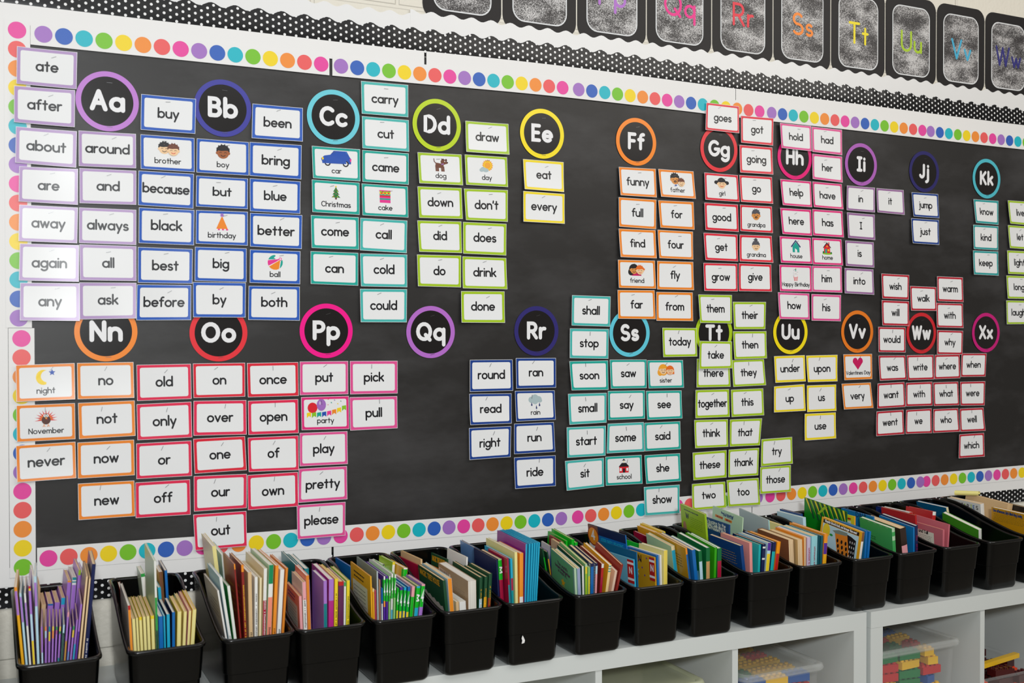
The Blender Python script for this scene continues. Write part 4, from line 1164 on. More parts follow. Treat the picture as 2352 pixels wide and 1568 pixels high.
        for c, f in bands:
            if c == 'bg':
                mb.box((-0.00025, 0.0006, h * (1 - g0 - f)), (0, 0.011, h * (1 - g0)), bm('bg'))
            g0 += f
        mb.build('spine_sticker', root)
    mb = MB()
    if ex == 'panel':
        on_cover(mb, [(0.1, 0.32), (0.84, 0.32), (0.84, 1), (0.1, 1)], bm('cw'))
        lines(mb, 0.16, 0.78, 0.42, 7, 0.08, M_INK, 3, th=0.012)
        lines(mb, 0.16, 0.7, 0.12, 2, 0.09, bm('pu') if cov == 'pe' else M_INK, 5, th=0.03)
    elif ex == 'mth':
        cover_text(mb, 'MAGIC TREE HOUSE', 0.47, 0.23, 0.00085, bm('go'), w * 0.8, 2.6)
        lines(mb, 0.22, 0.75, 0.09, 1, 0.1, bm('mi'), 4, th=0.008)
        pts = [(0, 1), (0, 0.62)] + [(0.1 + 0.08 * k, 0.55 + 0.05 * (k % 2) + 0.02 * k) for k in range(11)] + [(1, 1)]
        on_cover(mb, pts, bm('gs'))
    elif ex == 'oval':
        mb.poly([(-0.0003, w * (1 - 0.45) - p[0], h - 0.35 * hv + p[1]) for p in ell(0, 0, 0.033, 0.014)], M_INK)
        mb.poly([(-0.0004, w * (1 - 0.45) - p[0], h - 0.35 * hv + p[1]) for p in ell(0, 0, 0.0322, 0.0132)], bm('ye'))
        cover_text(mb, 'Dophin'.replace('ph', 'lph'), 0.48, 0.38, 0.0006, M_INK, 0.045, 2.4, 0.0006)
    elif ex == 'kg':
        for k in range(34):
            a = 0.03 + k * 0.028
            on_cover(mb, [(a, 0.005), (a + 0.014, 0.005), (a + 0.014, 0.03), (a, 0.03)], bm('pl2'))
        for k, s in enumerate(("The world's", 'funniest kindergartner', 'is back in...')):
            cover_text(mb, s, 0.5, 0.3 + 0.11 * k, 0.00052, bm('pl'), w * 0.66, 2.3)
        mb.poly([(-0.0004, w * 0.5 - p[0], h - 0.74 * hv + p[1]) for p in star(0, 0, 0.011)], bm('am'))
        for k in range(24):
            on_cover(mb, [(0.95, 0.05 + k * 0.038), (0.985, 0.05 + k * 0.038), (0.985, 0.07 + k * 0.038), (0.95, 0.07 + k * 0.038)], bm('pl2'))
    elif ex == 'chk':
        for k in range(40):
            on_cover(mb, [(0.9 + 0.04 * (k % 2), 0.02 + k * 0.024), (0.94 + 0.04 * (k % 2), 0.02 + k * 0.024), (0.94 + 0.04 * (k % 2), 0.044 + k * 0.024), (0.9 + 0.04 * (k % 2), 0.044 + k * 0.024)], M_CHALKW)
    elif ex == 'step':
        on_cover(mb, [(0, 0), (0.27, 0), (0.27, 0.045 / hv), (0, 0.045 / hv)], bm('br'))
        on_cover(mb, [(0, 0.045 / hv), (0.28, 0.045 / hv), (0.28, 1), (0, 1)], bm('wh'))
        on_cover(mb, [(0.28, 0.02 / hv), (1, 0.02 / hv), (1, 0.06 / hv), (0.28, 0.06 / hv)], bm('bl'))
        for rr_, mm, d in ((0.0235, bm('mr'), 0.0004), (0.0205, bm('or'), 0.0006)):
            mb.poly([(-d, w * 0.87 - p[0], h - 0.026 + p[1]) for p in ell(0, 0, rr_, rr_, 28)], mm)
        cover_text(mb, '4', 0.13, 0.036 / hv, 0.0017, M_CHALKW, None, 2.6, 0.0008)
        cover_text(mb, 'STEP INTO READING', 0.64, 0.036 / hv, 0.00075, bm('cy'), w * 0.6, 2.6, 0.0006)
    elif ex in ('N1', 'N2'):
        aR = (0.80, 1.0)
        on_cover(mb, [(aR[0], 0.03), (1, 0.03), (1, 0.74), (aR[0], 0.74)], bm('re'))
        for s0 in (0.10, 0.58):
            on_cover(mb, [(aR[0], s0), (1, s0), (1, s0 + 0.07), (aR[0], s0 + 0.07)], M_CHALKW, 0.0004)
        cover_text(mb, 'N', 0.9, 0.46, 0.00105, M_CHALKW, None, 2.8, 0.0004)
        if ex == 'N1':
            cover_text(mb, 'N', 0.44, 0.28, 0.00115, M_INK, None, 2.2)
            mb.poly([(-0.0003, w * 0.72 - p[0], h - 0.6 * hv + p[1]) for p in star(0, 0, 0.014, 6, 0.4)], bm('mi'))
            mb.poly([(-0.0003, w * 0.9 - p[0], h - 0.95 * hv + p[1]) for p in ell(0, 0, 0.02, 0.02)], bm('sb'))
            for k in range(7):
                mb.poly([(-0.0003, w * (0.3 + 0.09 * ((k * 3) % 7)) - p[0], h - hv * (0.1 + 0.11 * k) + p[1]) for p in ell(0, 0, 0.0022, 0.0022, 8)], bm('pu'))
    elif ex == 'sky':
        pts = [(0, 0.45)] + [(0.06 * k, 0.42 + 0.05 * (k % 2) + 0.012 * k) for k in range(17)] + [(1, 1), (0, 1)]
        on_cover(mb, pts, bm('cy2'))
        mb.poly([(-0.0003, w * 0.45 - p[0], h - 0.78 * hv + p[1]) for p in star(0, 0, 0.014, 7, 0.5)], bm('go'))
        lines(mb, 0.05, 0.4, 0.5, 6, 0.07, M_INK, 8, th=0.008)
    elif ex == 'lime':
        lines(mb, 0.15, 0.75, 0.09, 1, 0.1, bm('nv'), 3, th=0.025)
        cover_text(mb, 'W', 0.27, 0.32, 0.001, bm('nv'), None, 2.2)
        lines(mb, 0.36, 0.9, 0.24, 6, 0.05, bm('dg'), 9, th=0.006)
        mb.poly([(-0.0003, w * 0.86 - p[0], h - 0.6 * hv + p[1]) for p in ell(0, 0, 0.008, 0.018)], bm('tn'))
    elif ex == 'mint':
        cover_text(mb, 'Need a babysitter?', 0.5, 0.12, 0.00042, bm('bl2'), w * 0.42)
        cover_text(mb, 'Time and Call', 0.52, 0.16, 0.00042, bm('bl2'), w * 0.34)
        for a0, a1, b0 in ((0.1, 0.36, 0.2), (0.42, 0.66, 0.2)):
            on_cover(mb, [(a0, b0), (a1, b0), (a1, b0 + 0.07), (a0, b0 + 0.07)], bm('oo'))
            lines(mb, a0 + 0.02, a1 - 0.01, b0 + 0.015, 1, 0.1, bm('mr'), 2, 0.0005, 0.04)
    elif ex == 'busy':
        for k, s in enumerate(('day is buzzing to the', 'house today. Come along to', 'where the President lives!')):
            cover_text(mb, s, 0.46, 0.13 + 0.085 * k, 0.00062, M_CHALKW, w * 0.86, 2.1)
    elif ex == 'leaf':
        for k in range(9):
            a = 0.02 + 0.11 * k
            on_cover(mb, [(a, 0), (a + 0.045, 0), (min(1, a + 0.2), 0.24), (min(1, a + 0.18), 0.25)], bm('lm' if k % 2 else 'ye'))
            on_cover(mb, [(a + 0.06, 0), (a + 0.10, 0), (min(1, a + 0.24), 0.3), (min(1, a + 0.2), 0.3)], bm('dg'), 0.0003)
        on_cover(mb, [(0.50, 0.02), (0.56, 0.03), (0.36, 0.2), (0.32, 0.19)], bm('lm'), 0.0005)
    elif ex == 'yel':
        on_cover(mb, [(0.07, 0.08), (0.92, 0.08), (0.92, 0.13), (0.07, 0.13)], bm('re'))
        on_cover(mb, [(0.07, 0.17), (0.92, 0.17), (0.92, 1), (0.07, 1)], bm('wh'))
        cover_text(mb, 'The P', 0.25, 0.30, 0.0006, M_INK, None, 2.6)
        cover_text(mb, 'make', 0.26, 0.36, 0.0006, M_INK, None, 2.6)
        mb.poly([(-0.0005, w * 0.34 - p[0], h - 0.1 * hv + p[1]) for p in ell(0, 0, 0.004, 0.007)], M_INK)
        mb.poly([(-0.0005, w * 0.34 - p[0], h - 0.02 * hv + p[1]) for p in ell(0, 0, 0.003, 0.003)], M_INK)
    elif ex == 'way':
        on_cover(mb, [(0.05, 0.04), (0.93, 0.04), (0.93, 0.14), (0.05, 0.14)], M_INK)
        cover_text(mb, 'Wayside School is back, and stranger than ever!', 0.49, 0.115, 0.00046, M_CHALKW, w * 0.8, 2.7)
        on_cover(mb, [(0.05, 0.15), (0.93, 0.15), (0.93, 1), (0.05, 1)], bm('pb'))
        mb.poly([(-0.0003, w * 0.85 - p[0], h - 0.33 * hv + p[1]) for p in ell(0, 0, 0.013, 0.018)], bm('ye'))
        on_cover(mb, [(0.36, 0.28), (0.66, 0.22), (0.8, 0.9), (0.5, 0.95)], bm('oo'), 0.0004)
        on_cover(mb, [(0.3, 0.26), (0.45, 0.19), (0.66, 0.18), (0.66, 0.27), (0.38, 0.31)], bm('gk'), 0.0005)
        on_cover(mb, [(0.66, 0.22), (0.76, 0.24), (0.88, 0.3), (0.88, 0.95), (0.78, 0.95)], M_INK, 0.0004)
        for i in range(3):
            for j in range(4):
                mb.poly([(-0.0006, w * (1 - (0.45 + 0.1 * i + 0.025 * j)) - p[0], h - hv * (0.48 + 0.14 * j) + p[1]) for p in ell(0, 0, 0.0034, 0.0052, 10)], M_INK)
                on_cover(mb, [(0.74 + 0.05 * i, 0.36 + 0.13 * j), (0.755 + 0.05 * i, 0.36 + 0.13 * j), (0.76 + 0.05 * i, 0.42 + 0.13 * j), (0.745 + 0.05 * i, 0.42 + 0.13 * j)], M_CHALKW, 0.0006)
        mb.poly([(-0.0004, w * 0.72 - p[0], h - 0.4 * hv + p[1]) for p in ell(0, 0, 0.006, 0.003)], bm('gr'))
    elif ex == 'dahl':
        cover_text(mb, 'DAHL', 0.64, 0.16, 0.00105, bm('nv'), None, 1.6)
    elif ex == 'green':
        for k in range(5):
            on_cover(mb, [(0.08 + 0.18 * k, 0.03), (0.16 + 0.18 * k, 0.03), (0.16 + 0.18 * k, 0.038), (0.08 + 0.18 * k, 0.038)], bm('mi'))
        lines(mb, 0.1, 0.5, 0.5, 2, 0.07, bm('dg'), 4, th=0.02)
    elif ex == 'binder':
        for q4 in ([(0, 0), (1, 0), (1, 0.02), (0, 0.02)], [(0.98, 0), (1, 0), (1, 1), (0.98, 1)]):
            on_cover(mb, q4, M_INK)
    elif ex == 'pinkp':
        on_cover(mb, [(0, 0.24), (0.72, 0.24), (0.76, 1), (0, 1)], bm('cw'))
        cover_text(mb, 'Plain and Tall', 0.3, 0.35, 0.00062, M_INK, w * 0.5, 2.5)
        lines(mb, 0.05, 0.66, 0.42, 6, 0.06, M_INK, 6, th=0.01)
    elif ex == 'diar':
        xx = 0.36
        for k, ch in enumerate('DIARIES'):
            cover_text(mb, ch, xx, 0.24, 0.00078, bm(('mg', 'bk', 'lm', 'bk', 'lm', 'bl', 'bk')[k]), None, 2.4)
            xx += 0.075 if ch == 'I' else 0.095
    elif ex == 'noon':
        cover_text(mb, "One afternoon, Lily's blind dog, Lucky,", 0.45, 0.16, 0.0006, bm('bl2'), w * 0.82, 2.4)
        lines(mb, 0.05, 0.9, 0.22, 6, 0.05, bm('dg'), 12, th=0.008)
    elif 'bar' in ex:
        on_cover(mb, [(0.02, 0.1), (0.42, 0.14), (0.42, 0.3), (0.02, 0.26)], bm('pk2'))
        for k in range(9):
            on_cover(mb, [(0.06 + 0.036 * k, 0.13), (0.076 + 0.036 * k, 0.13), (0.076 + 0.036 * k, 0.26), (0.06 + 0.036 * k, 0.26)], M_INK, 0.0004)
        lines(mb, 0.5, 0.9, 0.4, 6, 0.05, M_INK, 5, th=0.005)
    elif cov in ('gs', 'mr', 'bl2', 'tq', 'or2', 'go', 'sg', 'am', 'br', 'cm') and not fore and w > 0.1:
        lines(mb, 0.3, 0.85, 0.3, 5, 0.08, M_INK if sum(BC[cov][0]) > 330 else bm('go'), 4, th=0.014)
    if mb.f:
        mb.build('cover_print', root)


BOOKLAB = {'step': 'navy reader with an orange circled 4 on its cover', 'oval': 'pale yellow picture book with an oval badge on its cover', 'leaf': 'tall picture book with a green leaf cover', 'yel': 'yellow-framed picture book with a red strip',
           'way': 'orange-framed paperback showing a crooked brick building', 'dahl': 'blue paperback with DAHL on its cover', 'binder': 'navy folder with black edges', 'pinkp': 'rose pink paperback with a cream text panel', 'diar': 'white paperback with DIARIES in coloured letters',
           'noon': 'gold-covered book with blue text', 'kg': 'green paperback with a checked edge and orange star', 'lime': 'thick lime green paperback standing tall', 'mint': 'thick mint green paperback standing tall', 'busy': 'dark blue paperback with white lines of text',
           'sky': 'green book with jagged edge over a sky blue picture', 'N1': 'gold paperback with a striped N label', 'N2': 'sky blue paperback with a striped N label', 'fore,bar': 'thick paperback with a barcode, pages facing forward'}
BOOKS = '''
0 f 2 0.427 0.3979 -0.3520 0.7781 0.0039 0.1500 0.2298 0.1274 0.0000 0.0000 te te p1
0 f 1 0.421 0.3912 -0.3520 0.7783 0.0056 0.1500 0.2289 0.1260 0.0000 0.0000 pb,te te p1
1 f 1 0.539 0.4818 -0.3520 0.7777 0.0040 0.1521 0.2464 -0.0812 -0.0529 0.0000 or.027,li.167,am am p1
1 f 2 0.513 0.4871 -0.3520 0.7777 0.0031 0.1463 0.2352 -0.0748 -0.0526 0.0000 pb.026,li.185,pb pb p1
1 f 3 0.515 0.4914 -0.3520 0.7777 0.0027 0.1472 0.2341 -0.0627 -0.0524 0.0000 wh.067,li.170,wh wh p1
1 f 4 0.543 0.4953 -0.3520 0.7776 0.0035 0.1446 0.2456 -0.0475 -0.0526 0.0000 re.016,ye.016,li.163,pb.185,ye li p1
1 f 5 0.572 0.4999 -0.3520 0.7776 0.0037 0.1220 0.2611 -0.0294 -0.0534 0.0000 pb.040,li.155,pb pb p1
1 f 6 0.352 0.5047 -0.3520 0.7776 0.0026 0.1320 0.1742 -0.0110 -0.0542 0.0000 li.254,pb li p2
1 f 7 0.352 0.5083 -0.3520 0.7776 0.0026 0.1320 0.1737 0.0044 -0.0547 0.0000 or.042,pb.070,li li p2
1 f 8 0.352 0.5120 -0.3520 0.7776 0.0026 0.1320 0.1733 0.0178 -0.0549 0.0000 te.053,ye.092,li li p2
1 f 9 0.350 0.5156 -0.3520 0.7777 0.0026 0.1320 0.1726 0.0302 -0.0550 0.0000 ye.042,or.077,li li p2
1 f 10 0.347 0.5192 -0.3520 0.7777 0.0026 0.1320 0.1718 0.0417 -0.0550 0.0000 gr.035,mv.042,li li p2
1 f 11 0.343 0.5228 -0.3520 0.7777 0.0026 0.1320 0.1711 0.0533 -0.0549 0.0000 ye.045,gr.027,li.240,te li p2
1 f 12 0.353 0.5267 -0.3520 0.7778 0.0026 0.1320 0.1733 0.0642 -0.0548 0.0000 pb.078,dg pb p2
1 f 13 0.424 0.5303 -0.3520 0.7778 0.0026 0.1320 0.1949 0.0752 -0.0545 0.0000 pk.042,li.212,go li p2
1 f 14 0.330 0.5340 -0.3520 0.7778 0.0026 0.1320 0.1685 0.0853 -0.0539 0.0000 li.247,sb li p2
1 f 15 0.335 0.5378 -0.3520 0.7779 0.0026 0.1320 0.1698 0.0930 -0.0527 0.0000 gr.040,ye.074,li li p2
1 f 16 0.373 0.5417 -0.3520 0.7779 0.0026 0.1320 0.1802 0.0970 -0.0509 0.0000 li.231,cy li p2
1 f 17 0.453 0.5457 -0.3520 0.7779 0.0027 0.1320 0.2064 0.0975 -0.0484 0.0000 li.227,pu li p2
1 f 18 0.550 0.5571 -0.3520 0.7779 0.0026 0.1320 0.2504 0.0914 -0.0414 0.0000 ta ta p2 fore
1 f 19 0.553 0.5505 -0.3520 0.7780 0.0039 0.1320 0.2549 0.0950 -0.0450 0.0000 ta br p2 fore
1 b 2 0.283 0.4929 -0.1990 0.7779 0.0076 0.1020 0.2080 0.0440 -0.0038 0.0000 ta ta p2
1 b 3 0.162 0.5016 -0.2030 0.7780 0.0074 0.1060 0.1770 0.0543 -0.0023 0.0000 ta ta p2
1 b 4 0.169 0.5105 -0.2050 0.7782 0.0093 0.1080 0.1772 0.0635 -0.0010 0.0000 bl.017,li li p2
1 b 5 0.184 0.5211 -0.2050 0.7782 0.0085 0.1080 0.1787 0.0703 -0.0003 0.0000 li li p2
1 b 6 0.223 0.5310 -0.2050 0.7781 0.0066 0.1080 0.1862 0.0741 -0.0001 0.0000 cy.067,li li p2
1 b 7 0.339 0.5389 -0.2050 0.7781 0.0066 0.1080 0.2168 0.0762 -0.0000 0.0000 or.014,li li p2
1 b 8 0.359 0.5467 -0.2050 0.7782 0.0071 0.1080 0.2220 0.0776 -0.0000 0.0000 te.022,wh.011,te.011,wh.018,li wh p1
1 b 9 0.383 0.5609 -0.2050 0.7780 0.0054 0.1080 0.2289 0.0789 -0.0000 0.0000 pu.038,li li p1
1 b 10 0.397 0.5550 -0.2150 0.7780 0.0046 0.1180 0.2369 0.0784 -0.0000 0.0000 lm.040,li li p2
1 b 1 0.204 0.4871 -0.1970 0.7778 0.0044 0.1000 0.2317 0.0374 -0.0049 0.0000 wh wh p1
1 b 11 0.182 0.5626 -0.3350 0.7782 0.0061 0.1320 0.2707 0.0885 -0.0385 0.0000 nv nv p2
2 f 1 0.404 0.6530 -0.3520 0.7777 0.0043 0.1514 0.1970 -0.0532 -0.0269 0.0516 re.040,or gs p1
2 f 2 0.319 0.6585 -0.3520 0.7777 0.0049 0.1364 0.1720 -0.0518 -0.0269 0.0516 py py p2
2 f 3 0.321 0.6646 -0.3520 0.7777 0.0034 0.1365 0.1730 -0.0496 -0.0269 0.0516 py py p2
2 f 4 0.322 0.6692 -0.3520 0.7777 0.0046 0.1347 0.1742 -0.0467 -0.0268 0.0515 ye.032,py ye p2
2 f 5 0.322 0.6751 -0.3520 0.7777 0.0046 0.1332 0.1738 -0.0430 -0.0265 0.0513 py py p2
2 f 6 0.325 0.6808 -0.3520 0.7777 0.0046 0.1366 0.1742 -0.0384 -0.0257 0.0508 py py p2
2 f 7 0.328 0.6868 -0.3520 0.7777 0.0054 0.1292 0.1739 -0.0333 -0.0244 0.0498 ye.033,py ye p2
2 f 8 0.328 0.7073 -0.3520 0.7777 0.0027 0.1230 0.1706 -0.0266 -0.0179 0.0427 cy cy p1
2 f 9 0.577 0.6938 -0.3520 0.7777 0.0036 0.1440 0.2715 -0.0280 -0.0225 0.0482 wh.242,gr.219,dg mi p1
2 f 10 0.317 0.6987 -0.3520 0.7777 0.0070 0.1430 0.1710 -0.0258 -0.0203 0.0457 bl bl p1
2 f 11 0.340 0.7114 -0.3520 0.7777 0.0055 0.1056 0.1729 -0.0201 -0.0164 0.0417 cy nv p1
2 f 12 0.350 0.7179 -0.3520 0.7777 0.0051 0.0999 0.1757 -0.0020 -0.0162 0.0422 bl nv p1
2 f 13 0.342 0.7241 -0.3520 0.7778 0.0067 0.1107 0.1755 0.0163 -0.0189 0.0448 py ye p2
2 f 14 0.342 0.7320 -0.3520 0.7778 0.0050 0.1270 0.1745 0.0343 -0.0222 0.0479 py py p2
2 f 15 0.347 0.7383 -0.3520 0.7779 0.0043 0.1345 0.1752 0.0469 -0.0245 0.0498 py pk p2
2 f 16 0.343 0.7437 -0.3520 0.7780 0.0064 0.1345 0.1766 0.0536 -0.0256 0.0506 py ye p2
2 m 1 0.150 0.7246 -0.2370 0.7777 0.0051 0.0680 0.1953 -0.0724 -0.0104 0.0147 cy cy p1
2 m 2 0.188 0.7187 -0.2270 0.7777 0.0044 0.0860 0.2005 -0.0705 -0.0084 0.0202 ye.019,py ye p1
2 b 4 0.156 0.7392 -0.2010 0.7776 0.0050 0.1041 0.2178 -0.0506 -0.0357 0.0019 bl nv p1
2 b 2 0.150 0.7085 -0.1750 0.7777 0.0076 0.0781 0.2106 -0.0977 -0.0243 0.0061 gr.030,wh,gr.045 mi p1
2 b 3 0.150 0.7223 -0.1370 0.7777 0.0093 0.0500 0.1999 -0.0674 -0.0256 0.0063 cm cm p1
2 b 5 0.157 0.7312 -0.1890 0.7777 0.0073 0.0671 0.2132 -0.0562 -0.0299 0.0046 br go p1
2 b 1 0.150 0.6723 -0.1950 0.7777 0.0045 0.0981 0.1833 -0.1221 -0.0431 0.0000 mr mr p1
3 f 1 0.394 0.8310 -0.3520 0.7778 0.0031 0.1388 0.2079 -0.1635 -0.0102 0.0254 wh gs p1
3 f 2 0.436 0.8413 -0.3520 0.7777 0.0053 0.0987 0.2128 -0.1242 -0.0117 0.0259 wh gr p1
3 f 3 0.484 0.8354 -0.3520 0.7777 0.0049 0.1198 0.2317 -0.1496 -0.0120 0.0255 wh pb p1
3 f 4 0.519 0.8479 -0.3520 0.7777 0.0026 0.1026 0.2519 -0.0831 -0.0097 0.0265 or.041,mr mr p2 title
3 f 5 0.530 0.8518 -0.3520 0.7777 0.0046 0.1079 0.2483 -0.0466 -0.0074 0.0268 or.053,mr mr p2 title
3 f 6 0.500 0.8578 -0.3520 0.7776 0.0066 0.1230 0.2330 -0.0217 -0.0056 0.0266 ta ta p1
3 f 7 0.480 0.8657 -0.3520 0.7776 0.0054 0.1500 0.2231 -0.0017 -0.0027 0.0263 wh wh p1 tdark
3 f 8 0.474 0.8724 -0.3520 0.7777 0.0039 0.1500 0.2203 0.0101 -0.0011 0.0261 cm cm p1 tdark
3 f 9 0.502 0.8777 -0.3520 0.7778 0.0061 0.1525 0.2370 0.0189 -0.0006 0.0260 wh.251,cr cm p1 twhite
3 f 10 0.517 0.8848 -0.3520 0.7779 0.0083 0.1541 0.2426 0.0296 -0.0005 0.0260 dt.145,wh.103,pe mi p1
3 f 11 0.513 0.8942 -0.3520 0.7779 0.0058 0.1468 0.2407 0.0408 -0.0005 0.0260 or or p1
3 f 12 0.493 0.9013 -0.3520 0.7780 0.0073 0.1480 0.2318 0.0516 -0.0005 0.0260 wh wh p1
3 f 13 0.499 0.9096 -0.3520 0.7779 0.0041 0.1246 0.2341 0.0596 -0.0005 0.0260 oo oo p1
3 m 2 0.201 0.8520 -0.2230 0.7777 0.0061 0.1262 0.2440 -0.0870 -0.0261 0.0277 wh pb p1
3 m 1 0.209 0.8435 -0.2270 0.7777 0.0072 0.1302 0.2638 -0.1187 -0.0269 0.0245 py py p1
4 f 1 0.323 0.9559 -0.3520 0.7776 0.0050 0.1220 0.1774 -0.0371 -0.0550 0.0128 pk pe p2 panel
4 f 2 0.420 0.9621 -0.3520 0.7776 0.0066 0.0980 0.2034 -0.0313 -0.0550 0.0119 pk.168,wh wh p2 tdark
4 f 3 0.433 0.9707 -0.3520 0.7776 0.0056 0.1004 0.2151 -0.0357 -0.0550 0.0106 oo pe p1
4 f 4 0.419 0.9983 -0.3520 0.7776 0.0064 0.0990 0.2016 -0.0066 -0.0550 0.0111 li.218,tb li p1
4 f 5 0.430 1.0057 -0.3520 0.7777 0.0097 0.1461 0.2034 0.0072 -0.0550 0.0140 li.202,mg mg p1
4 f 6 0.427 1.0165 -0.3520 0.7777 0.0061 0.1320 0.2033 0.0116 -0.0550 0.0150 ye ye p2 tblack
4 f 7 0.405 1.0247 -0.3520 0.7777 0.0099 0.1254 0.1971 0.0078 -0.0550 0.0152 re.040,pl pl p2
4 f 8 0.398 1.0357 -0.3520 0.7777 0.0035 0.1335 0.1947 0.0086 -0.0550 0.0153 gr.040,wh wh p2
4 f 9 0.410 1.0402 -0.3520 0.7777 0.0059 0.1310 0.1975 0.0122 -0.0550 0.0153 ye lm p2 tblack
4 m 1 0.150 0.9822 -0.2470 0.7776 0.0041 0.1503 0.2124 -0.0475 -0.0550 0.0047 tb tb p1
4 m 2 0.150 0.9862 -0.2690 0.7776 0.0033 0.1465 0.2112 -0.0423 -0.0550 0.0035 tb.015,wh tb p1
4 m 3 0.156 0.9906 -0.2710 0.7776 0.0085 0.1500 0.2097 -0.0373 -0.0550 0.0033 tb,wh tb p1
4 m 4 0.150 1.0013 -0.2510 0.7776 0.0033 0.1320 0.1819 -0.0330 -0.0550 0.0046 li li p2
5 f 1 0.427 1.0961 -0.3520 0.7776 0.0026 0.1496 0.1999 -0.0270 -0.0533 0.0000 am am p1 panel
5 f 2 0.346 1.0998 -0.3520 0.7776 0.0026 0.1470 0.1755 -0.0249 -0.0535 0.0000 py.035,am am p1
5 f 3 0.335 1.1034 -0.3520 0.7776 0.0026 0.1470 0.1718 -0.0210 -0.0538 0.0000 cr pk p1
5 f 4 0.453 1.1071 -0.3520 0.7776 0.0026 0.1492 0.2087 -0.0158 -0.0542 0.0000 gb gk p1
5 f 5 0.406 1.1107 -0.3520 0.7776 0.0026 0.1500 0.1913 -0.0103 -0.0545 0.0000 tn tn p1
5 f 6 0.348 1.1144 -0.3520 0.7776 0.0026 0.1500 0.1745 -0.0051 -0.0548 0.0000 bl.174,wh bl p1
5 f 7 0.421 1.1180 -0.3520 0.7776 0.0034 0.1508 0.1972 0.0004 -0.0549 0.0000 wh.034,bg.211,or.059,pu pu p1 lv
5 f 8 0.421 1.1224 -0.3520 0.7776 0.0036 0.1477 0.1971 0.0058 -0.0550 0.0000 pu.025,bg.227,pu pu p1 lv
5 f 9 0.420 1.1272 -0.3520 0.7776 0.0026 0.1482 0.1964 0.0116 -0.0550 0.0000 wh.034,bg.218,lg lg p1 lv
5 f 10 0.431 1.1309 -0.3520 0.7777 0.0029 0.1454 0.2002 0.0196 -0.0550 0.0000 wh.035,bg.207,wh.108,cy wh p1 lv
5 f 11 0.427 1.1350 -0.3520 0.7777 0.0031 0.1509 0.1985 0.0293 -0.0550 0.0000 wh.034,bg.196,lg lg p1 lv
5 f 12 0.339 1.1393 -0.3520 0.7777 0.0034 0.1220 0.1715 0.0407 -0.0549 0.0000 bg.258,ye gr p1 lv
5 f 13 0.345 1.1438 -0.3520 0.7779 0.0048 0.1362 0.1722 0.0524 -0.0547 0.0000 pu.034,bg.241,ye pu p1 lv
5 f 14 0.341 1.1501 -0.3520 0.7779 0.0042 0.1369 0.1714 0.0632 -0.0539 0.0000 cy.034,bg.239,ye cy p1 lv
5 f 15 0.341 1.1558 -0.3520 0.7780 0.0047 0.1333 0.1718 0.0754 -0.0519 0.0000 bl.051,bg.239,ye bl p1 lv
5 f 16 0.342 1.1622 -0.3520 0.7781 0.0059 0.1220 0.1717 0.0887 -0.0475 0.0000 pk.120,bg pk p1 lv
5 f 17 0.328 1.1701 -0.3520 0.7783 0.0072 0.1010 0.1710 0.1016 -0.0405 0.0000 cy.020,bg.230,cy mg2 p2 lv
5 f 18 0.341 1.1790 -0.3520 0.7784 0.0070 0.0980 0.1739 0.1097 -0.0346 0.0000 pk.020,bg.239,li li p2 lv
5 m 1 0.150 1.1836 -0.2490 0.7783 0.0086 0.0950 0.1851 0.0828 0.0160 0.0000 wh.015,bg am p1 lv
5 b 1 0.150 1.1067 -0.1990 0.7776 0.0030 0.1020 0.1884 -0.0395 0.0082 0.0000 bl bl p1
5 b 2 0.150 1.1634 -0.1650 0.7784 0.0094 0.0677 0.1777 0.0820 0.0395 0.0000 bk.015,wh wh p1
5 b 3 0.150 1.1760 -0.2050 0.7781 0.0058 0.0791 0.1898 0.0768 0.0270 0.0000 ye.030,wh lm p1
6 f 1 0.341 1.2602 -0.3520 0.7778 0.0060 0.1310 0.1799 -0.1188 0.0106 0.0536 dg dg p2 mth
6 f 2 0.332 1.2672 -0.3520 0.7777 0.0089 0.1339 0.1813 -0.0988 0.0106 0.0536 or pb p2
6 f 3 0.150 1.2772 -0.3520 0.7777 0.0060 0.1500 0.1322 -0.0639 0.0106 0.0536 ta ta p1
6 f 4 0.150 1.2857 -0.3520 0.7777 0.0137 0.1500 0.1307 -0.0715 0.0106 0.0536 wh wh p1
6 f 5 0.311 1.3006 -0.3520 0.7777 0.0181 0.1527 0.1716 -0.0370 0.0108 0.0533 cw cb p1 fore,bar
6 f 6 0.338 1.3197 -0.3520 0.7777 0.0064 0.1368 0.1766 0.0044 0.0119 0.0518 dg.254,pb dg p2 tgold
6 f 7 0.333 1.3276 -0.3520 0.7778 0.0065 0.1004 0.1764 0.0273 0.0174 0.0443 dg.239,am dg p2 tgold
6 f 8 0.344 1.3361 -0.3520 0.7779 0.0068 0.0972 0.1813 0.0352 0.0198 0.0411 dg.275,mr dg p2 tgold
6 b 4 0.150 1.3261 -0.1810 0.7776 0.0031 0.0840 0.1780 -0.0088 0.0476 0.0033 dg dg p2 mth
6 b 5 0.150 1.3334 -0.2510 0.7777 0.0034 0.0976 0.1952 0.0248 0.0353 0.0200 wh wh p2
6 b 1 0.150 1.2537 -0.2050 0.7776 0.0030 0.1080 0.1777 -0.0350 0.0500 0.0000 ye.045,cr cr p2
6 b 2 0.150 1.2589 -0.2050 0.7776 0.0040 0.1080 0.1894 -0.0292 0.0500 0.0000 ta ta p2
6 b 3 0.150 1.3228 -0.2030 0.7777 0.0033 0.1060 0.1550 -0.0626 0.0496 0.0005 or or p2
7 f 3 0.298 1.4004 -0.2300 0.7777 0.0046 0.1332 0.1980 -0.0717 -0.0306 0.0265 sb.045,bg.194,sb sb p2 lv
7 f 1 0.316 1.3824 -0.3320 0.7777 0.0033 0.1220 0.2035 -0.0644 -0.0306 0.0265 nv nv p2
